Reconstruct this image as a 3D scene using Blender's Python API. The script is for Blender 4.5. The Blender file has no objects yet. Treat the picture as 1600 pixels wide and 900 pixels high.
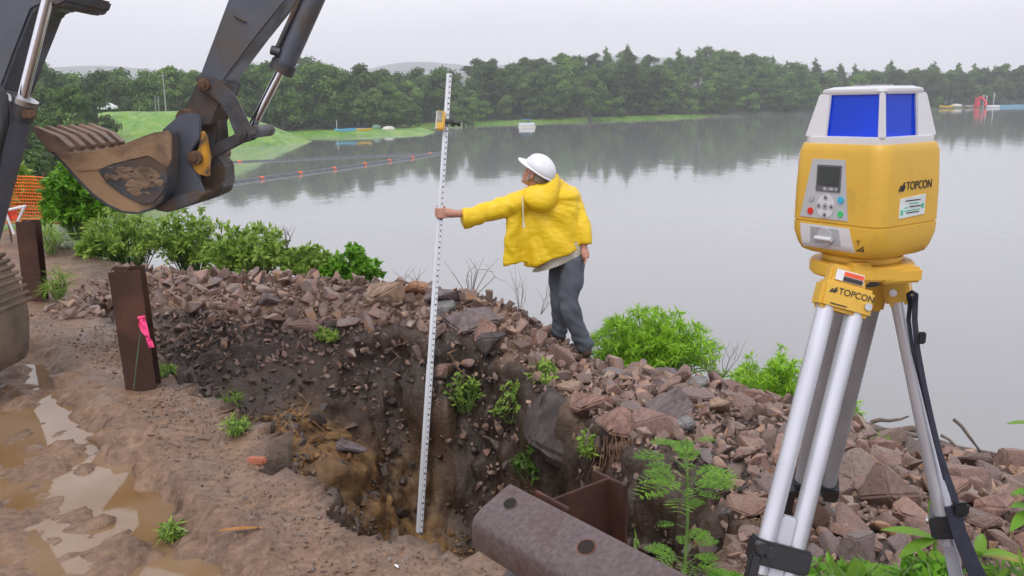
import bpy, bmesh, math, random
import numpy as np
from mathutils import Vector, Matrix, noise as mnoise
random.seed(7); rng = np.random.default_rng(7)
scene = bpy.context.scene
C = scene.collection
R = math.radians

# ------------------------------------------------------------------ camera
PITCH, ROLL, F = 12.27, 1.2, 1333.0
CAM = Vector((0, 0, 1.6))
cd = bpy.data.cameras.new('camera'); cam = bpy.data.objects.new('camera', cd); C.objects.link(cam)
cd.sensor_width = 36; cd.lens = 36 * F / 1600; cd.clip_start = 0.05; cd.clip_end = 9000
cam_rot = Matrix.Rotation(R(90 - PITCH), 3, 'X') @ Matrix.Rotation(R(-ROLL), 3, 'Z')
cam.matrix_world = Matrix.Translation(CAM) @ cam_rot.to_4x4()
scene.camera = cam
# ------------------------------------------------------------------ sky, sun, exposure
w = bpy.data.worlds.new('World'); scene.world = w; w.use_nodes = True
nt = w.node_tree; nt.nodes.clear()
SUN_EL, SUN_AZ = 55, 200
sky = nt.nodes.new('ShaderNodeTexSky'); sky.sky_type = 'NISHITA'; sky.sun_disc = False
sky.sun_elevation = R(SUN_EL); sky.sun_rotation = R(SUN_AZ); sky.dust_density = 4; sky.air_density = 1.5
hs = nt.nodes.new('ShaderNodeHueSaturation'); hs.inputs['Saturation'].default_value = 0.25
nt.links.new(sky.outputs[0], hs.inputs['Color'])
tc = nt.nodes.new('ShaderNodeTexCoord')
mp = nt.nodes.new('ShaderNodeMapping'); mp.inputs['Scale'].default_value = (1.0, 1.0, 3.2)
nz = nt.nodes.new('ShaderNodeTexNoise'); nz.inputs['Scale'].default_value = 1.2; nz.inputs['Detail'].default_value = 5
nt.links.new(tc.outputs['Generated'], mp.inputs[0]); nt.links.new(mp.outputs[0], nz.inputs['Vector'])
cr = nt.nodes.new('ShaderNodeValToRGB')
cr.color_ramp.elements[0].position = .30; cr.color_ramp.elements[0].color = (5.9, 5.9, 6.6, 1)
cr.color_ramp.elements[1].position = .72; cr.color_ramp.elements[1].color = (8.9, 8.7, 9.3, 1)
nt.links.new(nz.outputs['Fac'], cr.inputs[0])
mx = nt.nodes.new('ShaderNodeMixRGB'); mx.inputs[0].default_value = .88
nt.links.new(hs.outputs[0], mx.inputs[1]); nt.links.new(cr.outputs[0], mx.inputs[2])
bg = nt.nodes.new('ShaderNodeBackground'); bg.inputs['Strength'].default_value = .1
wo = nt.nodes.new('ShaderNodeOutputWorld')
nt.links.new(mx.outputs[0], bg.inputs[0]); nt.links.new(bg.outputs[0], wo.inputs[0])
sd = bpy.data.lights.new('sun', 'SUN'); sd.energy = 0.9; sd.angle = R(25); sd.color = (1, .97, .93)
sun = bpy.data.objects.new('sun', sd); C.objects.link(sun)
_sv = Vector((math.sin(R(SUN_AZ)) * math.cos(R(SUN_EL)), math.cos(R(SUN_AZ)) * math.cos(R(SUN_EL)), math.sin(R(SUN_EL))))
sun.rotation_euler = _sv.to_track_quat('Z', 'Y').to_euler(); sun.location = (0, 0, 40)
vs = scene.view_settings; vs.view_transform = 'Standard'; vs.look = 'None'; vs.gamma = 1; vs.use_curve_mapping = False
vs.exposure = 0.66
scene.cycles.volume_bounces = 4; scene.cycles.max_bounces = 12

# ------------------------------------------------------------------ helpers
def ray(px, py):
    return cam_rot @ Vector(((px - 800) / F, (450 - py) / F, -1))
def P(px, py, D):                       # point seen at (px,py) at ground distance D
    d = ray(px, py); return CAM + d * (D / d.y)
def G(px, py, z=0.0):                   # point seen at (px,py) on the level z
    d = ray(px, py); return CAM + d * ((z - CAM.z) / d.z)
def PX(px, D):                          # metres per pixel near there
    return D * 1.03 / F
def sstep(a, b, x):
    t = np.clip((x - a) / (b - a), 0, 1); return t * t * (3 - 2 * t)
def _hash(ix, iy, iz):
    h = ((ix * 73856093) ^ (iy * 19349663) ^ (iz * 83492791)) & 0xffffffff
    h = ((h ^ (h >> 16)) * 0x45d9f3b) & 0xffffffff
    h = ((h ^ (h >> 13)) * 1274126177) & 0xffffffff
    h = ((h ^ (h >> 16)) * 2246822519) & 0xffffffff
    return ((h ^ (h >> 15)) & 0xffffff) / float(0xffffff) * 2 - 1
def vn(x, y, z=None):
    x = np.asarray(x, float); y = np.asarray(y, float); z = np.zeros_like(x) if z is None else np.asarray(z, float)
    fx, fy, fz = np.floor(x), np.floor(y), np.floor(z)
    ix, iy, iz = fx.astype(np.int64), fy.astype(np.int64), fz.astype(np.int64)
    u, v, t = x - fx, y - fy, z - fz
    u, v, t = u*u*(3-2*u), v*v*(3-2*v), t*t*(3-2*t)
    r = 0
    for a in (0, 1):
        for b in (0, 1):
            for c in (0, 1):
                r = r + _hash(ix+a, iy+b, iz+c) * (u if a else 1-u) * (v if b else 1-v) * (t if c else 1-t)
    return r
def fbm(x, y, z=None, o=4, gain=.5):
    s, a, f = 0, 1, 1
    for i in range(o):
        s = s + a * vn(np.asarray(x)*f + 17.3*i, np.asarray(y)*f + 5.1*i, None if z is None else np.asarray(z)*f + 3.7*i)
        a *= gain; f *= 2.03
    return s
ORG = {}
def link(o, parent=None):
    C.objects.link(o)
    if parent is not None: o.parent = parent
    return o
def org(o):
    while o is not None:
        if o.name in ORG: return ORG[o.name]
        o = o.parent
    return Vector((0, 0, 0))
def tag(o, label=None, cat=None, group=None, kind=None):
    if label: o['label'] = label
    if cat: o['category'] = cat
    if group: o['group'] = group
    if kind: o['kind'] = kind
    return o
def thing(name, loc, label, cat, group=None):
    o = bpy.data.objects.new(name, None); o.empty_display_size = .2; C.objects.link(o)
    o.location = loc; ORG[o.name] = Vector(loc)
    return tag(o, label, cat, group)
class MB:
    def __init__(s): s.v = []; s.f = []
    def add(s, v, f):
        n = len(s.v); s.v += [tuple(p) for p in v]; s.f += [tuple(i + n for i in q) for q in f]; return s
    def box(s, c, d, M=None, bev=0):
        M = M or Matrix.Identity(3); c = Vector(c)
        if bev:
            bm = bmesh.new(); bmesh.ops.create_cube(bm, size=1)
            for v in bm.verts: v.co = Vector((v.co.x*d[0], v.co.y*d[1], v.co.z*d[2]))
            bmesh.ops.bevel(bm, geom=bm.edges[:], offset=bev, segments=2, affect='EDGES')
            bm.verts.index_update()
            s.add([c + M @ v.co for v in bm.verts], [[v.index for v in f.verts] for f in bm.faces]); bm.free(); return s
        v = [c + M @ Vector((x*d[0]/2, y*d[1]/2, z*d[2]/2)) for x in (-1,1) for y in (-1,1) for z in (-1,1)]
        return s.add(v, [(0,1,3,2),(4,6,7,5),(0,4,5,1),(2,3,7,6),(0,2,6,4),(1,5,7,3)])
    def tube(s, pts, rad, n=12, cap=True, squash=1):
        pts = [Vector(p) for p in pts]
        if not hasattr(rad, '__len__'): rad = [rad]*len(pts)
        up = Vector((0,0,1)); V = []; Fc = []
        t0 = (pts[1]-pts[0]).normalized()
        a = t0.cross(up)
        if a.length < .1: a = t0.cross(Vector((0,1,0)))
        a.normalize()
        for i, p in enumerate(pts):
            t = (pts[min(i+1,len(pts)-1)] - pts[max(i-1,0)]).normalized()
            a = (a - t*a.dot(t)).normalized(); b = t.cross(a)
            for k in range(n):
                q = 2*math.pi*k/n; V.append(p + (a*math.cos(q) + b*math.sin(q)*squash)*rad[i])
        for i in range(len(pts)-1):
            for k in range(n):
                j = (k+1) % n; Fc.append((i*n+k, i*n+j, (i+1)*n+j, (i+1)*n+k))
        if cap: Fc.append(tuple(range(n))[::-1]); Fc.append(tuple((len(pts)-1)*n+k for k in range(n)))
        return s.add(V, Fc)
    def prism(s, near, far):            # two matching outlines
        n = len(near); V = list(near) + list(far)
        return s.add(V, [tuple(range(n)), tuple(range(2*n-1, n-1, -1))] + [(i, (i+1)%n, n+(i+1)%n, n+i)[::-1] for i in range(n)])
    def build(s, name, m, parent=None, smooth=False, bevel=0, auto=None):
        o_ = org(parent) if parent is not None else Vector((0,0,0))
        me = bpy.data.meshes.new(name)
        me.from_pydata([tuple(Vector(v) - o_) for v in s.v], [], s.f)
        bm = bmesh.new(); bm.from_mesh(me)
        bmesh.ops.recalc_face_normals(bm, faces=bm.faces[:])
        if bevel:
            ed = [e for e in bm.edges if len(e.link_faces) == 2 and e.calc_face_angle(0) > R(28)]
            bmesh.ops.bevel(bm, geom=ed, offset=bevel, segments=2, affect='EDGES', clamp_overlap=True)
        bm.to_mesh(me); bm.free()
        me.materials.append(m)
        if smooth or bevel or auto:
            me.polygons.foreach_set('use_smooth', [True]*len(me.polygons))
            me.set_sharp_from_angle(angle=R(auto or 38))
        o = bpy.data.objects.new(name, me); link(o, parent)
        return o
def arr_mesh(name, V, Fq, m, parent=None, smooth=False, sub=True):
    """numpy arrays; V (n,3), Fq (k,4) or (k,3)"""
    V = np.asarray(V, np.float64)
    if parent is not None and sub: V = V - np.array(org(parent))
    me = bpy.data.meshes.new(name); k = Fq.shape[1]
    me.vertices.add(len(V)); me.vertices.foreach_set('co', V.astype(np.float32).ravel())
    me.loops.add(Fq.size); me.loops.foreach_set('vertex_index', Fq.astype(np.int32).ravel())
    me.polygons.add(len(Fq)); me.polygons.foreach_set('loop_start', np.arange(0, Fq.size, k, dtype=np.int32))
    me.update(calc_edges=True); me.validate()
    if smooth: me.polygons.foreach_set('use_smooth', [True]*len(me.polygons))
    me.materials.append(m)
    o = bpy.data.objects.new(name, me); link(o, parent)
    return o
# ------------------------------------------------------------------ materials
def newmat(name):
    m = bpy.data.materials.new(name); m.use_nodes = True; return m, m.node_tree, m.node_tree.nodes['Principled BSDF']
def L(nt, a, b): nt.links.new(a, b)
def ramp(nt, src, stops):
    c = nt.nodes.new('ShaderNodeValToRGB'); e = c.color_ramp.elements
    while len(e) < len(stops): e.new(.5)
    for i, (p, col) in enumerate(stops): e[i].position = p; e[i].color = (*col, 1)
    L(nt, src, c.inputs[0]); return c.outputs[0]
def nnoise(nt, scale, detail=4, rough=.55, coord='Object', dist=0, stretch=None):
    t = nt.nodes.new('ShaderNodeTexCoord'); n = nt.nodes.new('ShaderNodeTexNoise')
    n.inputs['Scale'].default_value = scale; n.inputs['Detail'].default_value = detail
    n.inputs['Roughness'].default_value = rough; n.inputs['Distortion'].default_value = dist
    if stretch:
        mp = nt.nodes.new('ShaderNodeMapping'); mp.inputs['Scale'].default_value = stretch
        L(nt, t.outputs[coord], mp.inputs[0]); L(nt, mp.outputs[0], n.inputs['Vector'])
    else: L(nt, t.outputs[coord], n.inputs['Vector'])
    return n.outputs['Fac']
def bump(nt, bsdf, src, strength=.3, dist=.01, prev=None):
    b = nt.nodes.new('ShaderNodeBump'); b.inputs['Strength'].default_value = strength; b.inputs['Distance'].default_value = dist
    L(nt, src, b.inputs['Height'])
    if prev is not None: L(nt, prev, b.inputs['Normal'])
    L(nt, b.outputs[0], bsdf.inputs['Normal']); return b.outputs[0]
def mix(nt, fac, a, b, mode='MIX'):
    m = nt.nodes.new('ShaderNodeMixRGB'); m.blend_type = mode
    for i, s in ((0, fac), (1, a), (2, b)):
        if hasattr(s, 'default_value') and hasattr(s, 'links'): L(nt, s, m.inputs[i])
        elif i == 0: m.inputs[0].default_value = s
        else: m.inputs[i].default_value = (*s, 1)
    return m.outputs[0]
def mat(name, col, rough=.5, metal=0, var=.25, scale=12, bs=.2, bd=.003, bscale=None, dirt=None, dirt_amt=.5, dscale=4, spec=.5, coat=0, stretch=None):
    m, nt, b = newmat(name)
    n = nnoise(nt, scale, 5, stretch=stretch)
    lo = tuple(c*(1-var) for c in col); hi = tuple(min(1, c*(1+var)) for c in col)
    c = ramp(nt, n, [(.3, lo), (.7, hi)])
    if dirt:
        dn = nnoise(nt, dscale, 6, .6, dist=.6)
        f = ramp(nt, dn, [(dirt_amt-.08, (0,0,0)), (dirt_amt+.1, (1,1,1))])
        c = mix(nt, f, dirt, c)
        rr = ramp(nt, dn, [(dirt_amt-.08, (.8,)*3), (dirt_amt+.1, (rough,)*3)]); L(nt, rr, b.inputs['Roughness'])
    else: b.inputs['Roughness'].default_value = rough
    L(nt, c, b.inputs['Base Color'])
    b.inputs['Metallic'].default_value = metal; b.inputs['Specular IOR Level'].default_value = spec
    if coat: b.inputs['Coat Weight'].default_value = coat
    if bs: bump(nt, b, nnoise(nt, bscale or scale*5, 4), bs, bd)
    return m
def leafmat(name, lo, hi, scale=.6, objrand=.35, trans=.3, rough=.5, spec=.3):
    m, nt, b = newmat(name)
    n = nnoise(nt, scale, 3)
    c = ramp(nt, n, [(.32, lo), (.68, hi)])
    if objrand:
        oi = nt.nodes.new('ShaderNodeObjectInfo')
        r = ramp(nt, oi.outputs['Random'], [(0, (1-objrand,)*3), (.6, (1, 1, .92)), (1, (1+objrand, 1+objrand, 1+objrand*.4))])
        c = mix(nt, 1.0, c, r, 'MULTIPLY')
    gi = nt.nodes.new('ShaderNodeNewGeometry')
    r2 = ramp(nt, gi.outputs['Random Per Island'], [(0, (.65, .68, .6)), (1, (1.3, 1.25, 1.1))])
    c = mix(nt, 1.0, c, r2, 'MULTIPLY')
    L(nt, c, b.inputs['Base Color']); b.inputs['Roughness'].default_value = rough; b.inputs['Specular IOR Level'].default_value = spec
    tr = nt.nodes.new('ShaderNodeBsdfTranslucent'); L(nt, c, tr.inputs[0])
    ms = nt.nodes.new('ShaderNodeMixShader'); ms.inputs[0].default_value = trans
    L(nt, b.outputs[0], ms.inputs[1]); L(nt, tr.outputs[0], ms.inputs[2])
    L(nt, ms.outputs[0], nt.nodes['Material Output'].inputs['Surface'])
    return m
def rockmat(name, island):
    m, nt, b = newmat(name)
    if island: g = nt.nodes.new('ShaderNodeNewGeometry'); rs = g.outputs['Random Per Island']
    else: g = nt.nodes.new('ShaderNodeObjectInfo'); rs = g.outputs['Random']
    c = ramp(nt, rs, [(0, (.13, .085, .072)), (.14, (.25, .155, .125)), (.28, (.19, .155, .15)), (.42, (.30, .185, .15)), (.56, (.16, .115, .10)), (.68, (.35, .21, .155)), (.8, (.25, .19, .17)), (.92, (.42, .25, .14)), (1, (.33, .28, .255))])
    n1 = ramp(nt, nnoise(nt, 9, 6, .65), [(.3, (.62, .6, .6)), (.7, (1.3, 1.25, 1.2))])
    c = mix(nt, 1, c, n1, 'MULTIPLY')
    n2 = ramp(nt, nnoise(nt, 5, 5, .7, dist=1), [(.56, (0, 0, 0)), (.7, (.7,)*3)])
    c = mix(nt, n2, c, (.085, .052, .038))
    L(nt, c, b.inputs['Base Color'])
    L(nt, ramp(nt, nnoise(nt, 7, 3), [(.35, (.28,)*3), (.65, (.62,)*3)]), b.inputs['Roughness'])
    p = bump(nt, b, nnoise(nt, 22, 6, .7), .55, .02)
    bump(nt, b, nnoise(nt, 90, 3, .7), .4, .004, p)
    return m
M_rock = rockmat('rock', False); M_rubble = rockmat('rubble', True)
M_white = mat('white_paint', (.74, .75, .78), .35, var=.06)
M_black = mat('black_plastic', (.018, .018, .02), .38, var=.3)
M_steel = mat('zinc_steel', (.55, .55, .56), .3, 1, var=.15)
# ------------------------------------------------------------------ terrain
ZW = -4.4
def rbf(pts):
    p = np.array([[q[0], q[1]] for q in pts]); z = np.array([q[2] for q in pts]); n = len(p)
    r = np.sqrt(((p[:, None] - p[None])**2).sum(-1)) + 1e-9
    K = r*r*np.log(r) + np.eye(n)*.02; Q = np.c_[np.ones(n), p]
    A = np.block([[K, Q], [Q.T, np.zeros((3, 3))]])
    s = np.linalg.solve(A, np.r_[z, 0, 0, 0])
    def f(x, y):
        o = s[n] + s[n+1]*x + s[n+2]*y
        for i in range(n):
            r2 = (x-p[i, 0])**2 + (y-p[i, 1])**2 + 1e-9
            o = o + s[i]*.5*r2*np.log(r2)
        return o
    return f
crest_px = [(120, 398, 9.3), (230, 424, 8.2), (400, 433, 7.9), (560, 440, 7.6), (640, 447, 7.5), (700, 455, 7.4), (800, 480, 7.3), (860, 522, 7.2), (930, 566, 7.0), (1060, 588, 6.7), (1240, 640, 6.0), (1400, 690, 5.6), (1600, 738, 5.15)]
crest = [tuple(P(*q)) for q in crest_px]
side_px = [(1250, 700, 4.8), (1400, 760, 4.2), (1560, 830, 3.6), (1300, 830, 3.3), (1100, 700, 4.7), (1000, 690, 4.8), (900, 620, 5.7), (780, 540, 6.4), (620, 512, 6.7), (400, 515, 6.7), (250, 482, 7.0), (1000, 620, 5.7), (1150, 640, 5.4), (1500, 740, 4.7)]
A_pts = crest + [tuple(P(*q)) for q in side_px] + [(-7, 1, 0), (-4, 1, 0), (-2, 1, 0), (0, .5, 0), (2, .5, -.15), (4, 1, -.5), (-6, 4, 0), (-4, 4, 0), (-2.5, 3.5, 0), (-1, 2.5, 0), (-6, 7, 0), (-4.4, 6.4, 0), (.3, 2.2, -.02), (-3, 5, 0), (5, 3.8, -.85), (-6, 11, 0), (-8, 9, 0), (1.0, 2.1, -.1)]
surfA0 = rbf(A_pts)
B_px = [(400, 515, 6.72), (620, 512, 6.75), (250, 482, 7.05), (780, 540, 6.45), (900, 620, 5.75), (1000, 690, 4.85), (1100, 700, 4.75), (400, 600, 6.2), (300, 560, 6.4), (430, 680, 5.7), (520, 690, 5.65), (590, 800, 5.75), (655, 838, 6.0), (730, 832, 6.0), (660, 700, 6.4), (650, 600, 6.62), (520, 600, 6.4), (760, 660, 6.35), (800, 760, 6.0), (870, 832, 5.7), (850, 700, 6.0), (1000, 760, 4.95), (1000, 850, 4.9), (1100, 850, 4.3), (1160, 800, 4.0), (1100, 760, 4.45)]
B_pts = [tuple(P(*q)) for q in B_px] + [(-.5, 4, -1.55), (0, 3.1, -1.5), (.5, 3.0, -1.4), (1.0, 3.1, -1.2), (-1.2, 4.6, -1.1), (-1.9, 5.5, -.75), (-2.6, 6.4, -.35), (-.6, 5, -1.62), (.3, 4.4, -1.55), (1.2, 2.4, -1)]
surfB = rbf(B_pts)
near_edge = [G(*q) for q in ((130, 478), (190, 520), (250, 585), (330, 625), (372, 665), (428, 725), (500, 792), (536, 852), (600, 866), (700, 866), (800, 872), (900, 884), (990, 892), (1090, 900))]
far_edge = [P(*q) for q in ((1185, 860, 3.6), (1190, 770, 4.0), (1140, 705, 4.6), (1000, 688, 4.85), (905, 640, 5.6), (850, 590, 6.0), (770, 532, 6.5), (620, 508, 6.8), (400, 512, 6.8), (240, 478, 7.1))]
pit_poly = np.array([(p.x, p.y) for p in near_edge + far_edge])
n_near = len(near_edge)
def seg_d(x, y, poly, closed=True):
    d = np.full(np.shape(x), 1e9); n = len(poly)
    for i in range(n if closed else n-1):
        a, b = poly[i], poly[(i+1) % n]; e = b - a
        t = np.clip(((x-a[0])*e[0] + (y-a[1])*e[1])/(e @ e), 0, 1)
        d = np.minimum(d, (x-a[0]-t*e[0])**2 + (y-a[1]-t*e[1])**2)
    return np.sqrt(d)
def inside(x, y, poly):
    c = np.zeros(np.shape(x), bool); n = len(poly)
    for i in range(n):
        a, b = poly[i], poly[(i+1) % n]
        if a[1] == b[1]: continue
        c ^= ((a[1] > y) != (b[1] > y)) & (x < (b[0]-a[0])*(y-a[1])/(b[1]-a[1]) + a[0])
    return c
def sdist(x, y, poly):
    d = seg_d(x, y, poly); return np.where(inside(x, y, poly), d, -d)
# land on the near side of the crest line
crest_line = [(-60, 40), (-24, 30), (-11, 17), (-7, 12.5)] + [(c[0], c[1]) for c in crest] + [(5, 3.6), (9, 0), (16, -8), (30, -40)]
land_poly = np.array(crest_line + [(-200, -40), (-200, 40)])
lake = np.array([(60, -40), (20, -14), (12, 4), (7, 9), (3, 12), (-2, 14), (-6, 16), (-9, 20), (-15, 34), (-19, 48), (-26, 75), (-38, 112), (-44, 128), (-46, 136), (-44, 146), (-39, 152), (-39, 165), (-40, 178), (-30, 176), (-19, 178), (-16, 184), (-16, 192), (-21, 210), (-28, 228), (-17, 238), (-10, 243), (0, 250), (25, 262), (60, 285), (100, 309), (118, 316), (140, 345), (171, 352), (217, 360), (300, 368), (420, 330), (500, 150), (420, -40)], float)
sky_px = [(-200, 118), (60, 118), (170, 126), (250, 126), (300, 117), (400, 108), (500, 104), (540, 112), (600, 121), (690, 110), (740, 99), (860, 86), (930, 79), (1000, 82), (1080, 84), (1150, 77), (1200, 88), (1250, 97), (1330, 107), (1400, 102), (1500, 106), (1600, 101), (1900, 108)]
_t = np.array([(ray(*q).x/ray(*q).y, ray(*q).z/ray(*q).y) for q in sky_px])
def sky_slope(x, y): return np.interp(x/np.maximum(y, 1), _t[:, 0], _t[:, 1])
def far_h(x, y):
    d = -sdist(x, y, lake)                # + on land
    dist = np.maximum(y, 60)
    top = 1.6 + sky_slope(x, dist)*dist - 13.5
    h = ZW + np.clip(d*.35, -2.5, .9) + np.maximum(top - (ZW+.9), 0)*sstep(6, 62, d)*(y > 160)
    # grass dam
    ds = seg_d(x, y, np.array([(-130., 138.), (-72., 146.), (-50., 150.)]), False)
    dam = 1.3 - np.maximum(ds-2, 0)*.42
    t = np.clip((x+52)/14, 0, 1); dam2 = 1.3 - 5.6*t - np.maximum(seg_d(x, y, np.array([(-60., 148.), (-38., 156.)]), False)-2, 0)*.36
    dam = np.maximum(dam, dam2)
    h = np.maximum(h, np.where(d > -14, dam, h))
    # distant mountain behind everything
    r = np.hypot(x, y)
    mt = sstep(2000, 2500, r)*(98 + 14*np.sin(x*.006+2.5) + 7*np.sin(x*.017))*(1 - .6*sstep(-150, 250, x))
    h = np.where(r > 700, np.maximum(h, 3 + mt), h)
    return h + .25*vn(x*.2, y*.2)*(d > 2)
def near_h(x, y, detail=True):
    s = -sdist(x, y, land_poly)           # + behind the crest, towards the water
    A = np.clip(surfA0(np.clip(x, -8, 6), np.clip(y, .3, 12)), -1.2, .12)
    A = A*(1 - sstep(.55, .05, x + .64 + (np.maximum(y, 2.2)-2.87)*.67)*sstep(8, 6.8, y)) + .012*sstep(.55, .05, x + .64 + (np.maximum(y, 2.2)-2.87)*.67)*sstep(8, 6.8, y)
    A = np.where(y > 12, A - (y-12)*.02, A)
    A = A - .62*np.maximum(s, 0) - .12*sstep(0, .35, s)
    sp = sdist(x, y, pit_poly)
    dn = seg_d(x, y, pit_poly[:n_near], False)
    j = .07*fbm(x*3.1, y*3.1, o=3) + .03*vn(x*11, y*11)
    wdt = np.where(dn < .8, .15, .4)
    m = sstep(0, 1, (sp + j)/wdt)
    B = surfB(np.clip(x, -4, 2.5), np.clip(y, 2, 8))
    B = np.minimum(B, A + .02)
    Bn = B
    if detail:
        Bn = B + .055*fbm(x*4, y*4, o=4) + .02*vn(x*17, y*17)
        pl = P(520, 700, 5.6); pd = np.hypot((x-pl.x)/.62, (y-pl.y)/.3)
        Bn = Bn + .10*np.clip(1-pd, 0, 1)*(1 + .8*vn(x*9, y*9))
        A = A + .011*fbm(x*2.2, y*2.2, o=5, gain=.62) + .008*np.abs(vn(x*14, y*14))
        A = A + .016*np.maximum(0, fbm(x*7, y*7, o=3))**1.5 + .010*np.maximum(0, vn(x*19+3, y*19)) - rut(x, y)
    return A*(1-m) + Bn*m
rut_lines = [(np.array([tuple(G(*q).xy) for q in ((40, 545), (65, 585), (105, 650), (160, 720), (225, 800), (330, 930), (420, 1030))]), .13, .085),
             (np.array([tuple(G(*q).xy) for q in ((-60, 600), (20, 690), (70, 790), (150, 900), (220, 1000))]), .25, .074)]
def rut(x, y):
    o = 0
    for ln, wd, dp in rut_lines:
        d = seg_d(x, y, ln, False) + .06*vn(x*4, y*4) + .05*vn(x*11, y*11) + .025*vn(x*29, y*29)
        o = o + dp*np.exp(-(np.maximum(d, 0)/wd)**2) - .022*np.exp(-((d-wd*1.9)/.09)**2)
    return o
def H(x, y, detail=True):
    x = np.asarray(x, float); y = np.asarray(y, float)
    wf = sstep(20, 34, y) * 1.0
    wf = np.maximum(wf, sstep(12, 20, np.abs(x) - 6)*sstep(10, 20, y))
    a = near_h(x, y, detail); b = far_h(x, y)
    z = a*(1-wf) + b*wf
    return np.maximum(z, -6.5)
def H1(x, y): return float(H(np.array([x]), np.array([y]))[0])
def hit(px, py, d0=1.5, d1=60):
    t = np.exp(np.linspace(math.log(d0), math.log(d1), 700)); d = ray(px, py)
    X, Y, Z = d.x/d.y*t, t, 1.6 + d.z/d.y*t
    h = H(X, Y); k = np.argmax(Z < h)
    return Vector((X[k], Y[k], h[k]))
def axis(core0, core1, step, g, hi, lo):
    a = list(np.arange(core0, core1+step/2, step)); s = step; x = a[-1]
    up = []
    while x < hi:
        s = min(max(step, (x-core1)*g + step), 90); x += s; up.append(x)
    dn = []; x = a[0]
    while x > lo:
        s = min(max(step, (core0-x)*g + step), 90); x -= s; dn.append(x)
    return np.array(dn[::-1] + a + up)
xs = axis(-4.6, 3.9, .027, .022, 2790, -2790); ys = axis(2.0, 8.6, .027, .018, 2790, -40)
X, Y = np.meshgrid(xs, ys); Z = H(X, Y)
# ragged horizontal displacement on steep ground
gy, gx = np.gradient(Z, ys, xs); steep = np.clip(np.hypot(gx, gy)-.5, 0, 1.5)/1.5
nearm = (np.abs(X) < 6) & (Y < 10) & (Y > .5)
nl = np.sqrt(1+gx*gx+gy*gy)
amp = (.10*fbm(X*5, Y*5, Z*5, o=5, gain=.62))*steep*nearm
Xd, Yd, Zd = X - gx/nl*amp, Y - gy/nl*amp, Z + amp/nl
nxx, nyy = len(xs), len(ys)
idx = np.arange(nxx*nyy).reshape(nyy, nxx)
Fq = np.stack([idx[:-1, :-1], idx[:-1, 1:], idx[1:, 1:], idx[1:, :-1]], -1).reshape(-1, 4)
# ground material: masks are where each kind of soil lies
m, nt, b = newmat('soil')
at = nt.nodes.new('ShaderNodeVertexColor'); at.layer_name = 'soil'
sp_ = nt.nodes.new('ShaderNodeSeparateColor'); L(nt, at.outputs[0], sp_.inputs[0])
nA = nnoise(nt, 3.2, 8, .68); nB = nnoise(nt, 26, 5, .7); nC = nnoise(nt, 1.1, 5, .6, dist=.8)
mud = ramp(nt, nA, [(.3, (.10, .058, .036)), (.48, (.20, .115, .068)), (.6, (.30, .178, .105)), (.75, (.165, .12, .092))])
mud = mix(nt, .5, mud, ramp(nt, nB, [(.35, (.075, .05, .038)), (.65, (.32, .215, .15))]))
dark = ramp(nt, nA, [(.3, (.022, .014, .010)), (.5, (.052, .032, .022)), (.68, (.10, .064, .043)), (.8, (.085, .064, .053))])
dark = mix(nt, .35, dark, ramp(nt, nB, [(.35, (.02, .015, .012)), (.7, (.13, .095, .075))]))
clay = ramp(nt, nnoise(nt, 9, 6, .7), [(.3, (.06, .034, .016)), (.5, (.19, .10, .036)), (.7, (.34, .20, .075))])
grass = ramp(nt, nnoise(nt, .35, 6, .65), [(.3, (.06, .18, .012)), (.5, (.13, .29, .02)), (.7, (.24, .33, .04))])
wood = (.035, .05, .022)
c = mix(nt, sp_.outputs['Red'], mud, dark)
c = mix(nt, sp_.outputs['Green'], c, clay)
c = mix(nt, sp_.outputs['Blue'], c, grass)
c = mix(nt, at.outputs['Alpha'], wood, c)
L(nt, c, b.inputs['Base Color'])
L(nt, ramp(nt, nC, [(.4, (.26,)*3), (.62, (.7,)*3)]), b.inputs['Roughness'])
b.inputs['Specular IOR Level'].default_value = .4
p_ = bump(nt, b, nA, .5, .05); p_ = bump(nt, b, nB, .6, .018, p_); bump(nt, b, nnoise(nt, 110, 3, .7), .35, .005, p_)
M_soil = m
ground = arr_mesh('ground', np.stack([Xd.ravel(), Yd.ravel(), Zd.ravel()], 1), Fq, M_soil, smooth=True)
tag(ground, kind='structure', label='muddy embankment with an excavated pit, lake banks and far hills')
spd = sdist(X, Y, pit_poly); landd = sdist(X, Y, land_poly); lakd = -sdist(X, Y, lake)
far = sstep(14, 26, Y)
g = np.zeros((nyy, nxx, 4)); jit = .12*fbm(X*2.5, Y*2.5, o=4)
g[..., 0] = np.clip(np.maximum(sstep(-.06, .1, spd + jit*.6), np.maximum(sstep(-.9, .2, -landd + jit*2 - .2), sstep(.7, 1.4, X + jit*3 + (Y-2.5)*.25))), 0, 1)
orange = [P(560, 745, 5.7), P(660, 838, 5.9), P(720, 850, 5.6), P(470, 690, 5.65), P(600, 830, 5.7)]
og = np.zeros_like(X)
for q in orange: og = np.maximum(og, sstep(.55, .2, np.hypot(X-q.x, (Y-q.y)) + jit))
g[..., 1] = og*(spd > -.1)
damd = np.minimum(seg_d(X, Y, np.array([(-130., 138.), (-72., 146.), (-50., 150.), (-38., 158.)]), False), 60)
gr = np.maximum(far*sstep(22, 14, damd), (Y > 12)*(Y < 135)*(X < 0)*.75)
point = inside(X, Y, np.array([(-60, 160), (-36, 150), (-12, 172), (-12, 196), (-50, 196)], float))
gr = np.maximum(gr, point*1.0)
gr = np.maximum(gr, (Y > 200)*sstep(9, 4, lakd)*sstep(80, 60, X)*.9)
gr = np.maximum(gr, (Y > 330)*sstep(8, 4, lakd)*.5)
g[..., 2] = gr
g[..., 3] = 1 - far*(1-gr)
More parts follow.
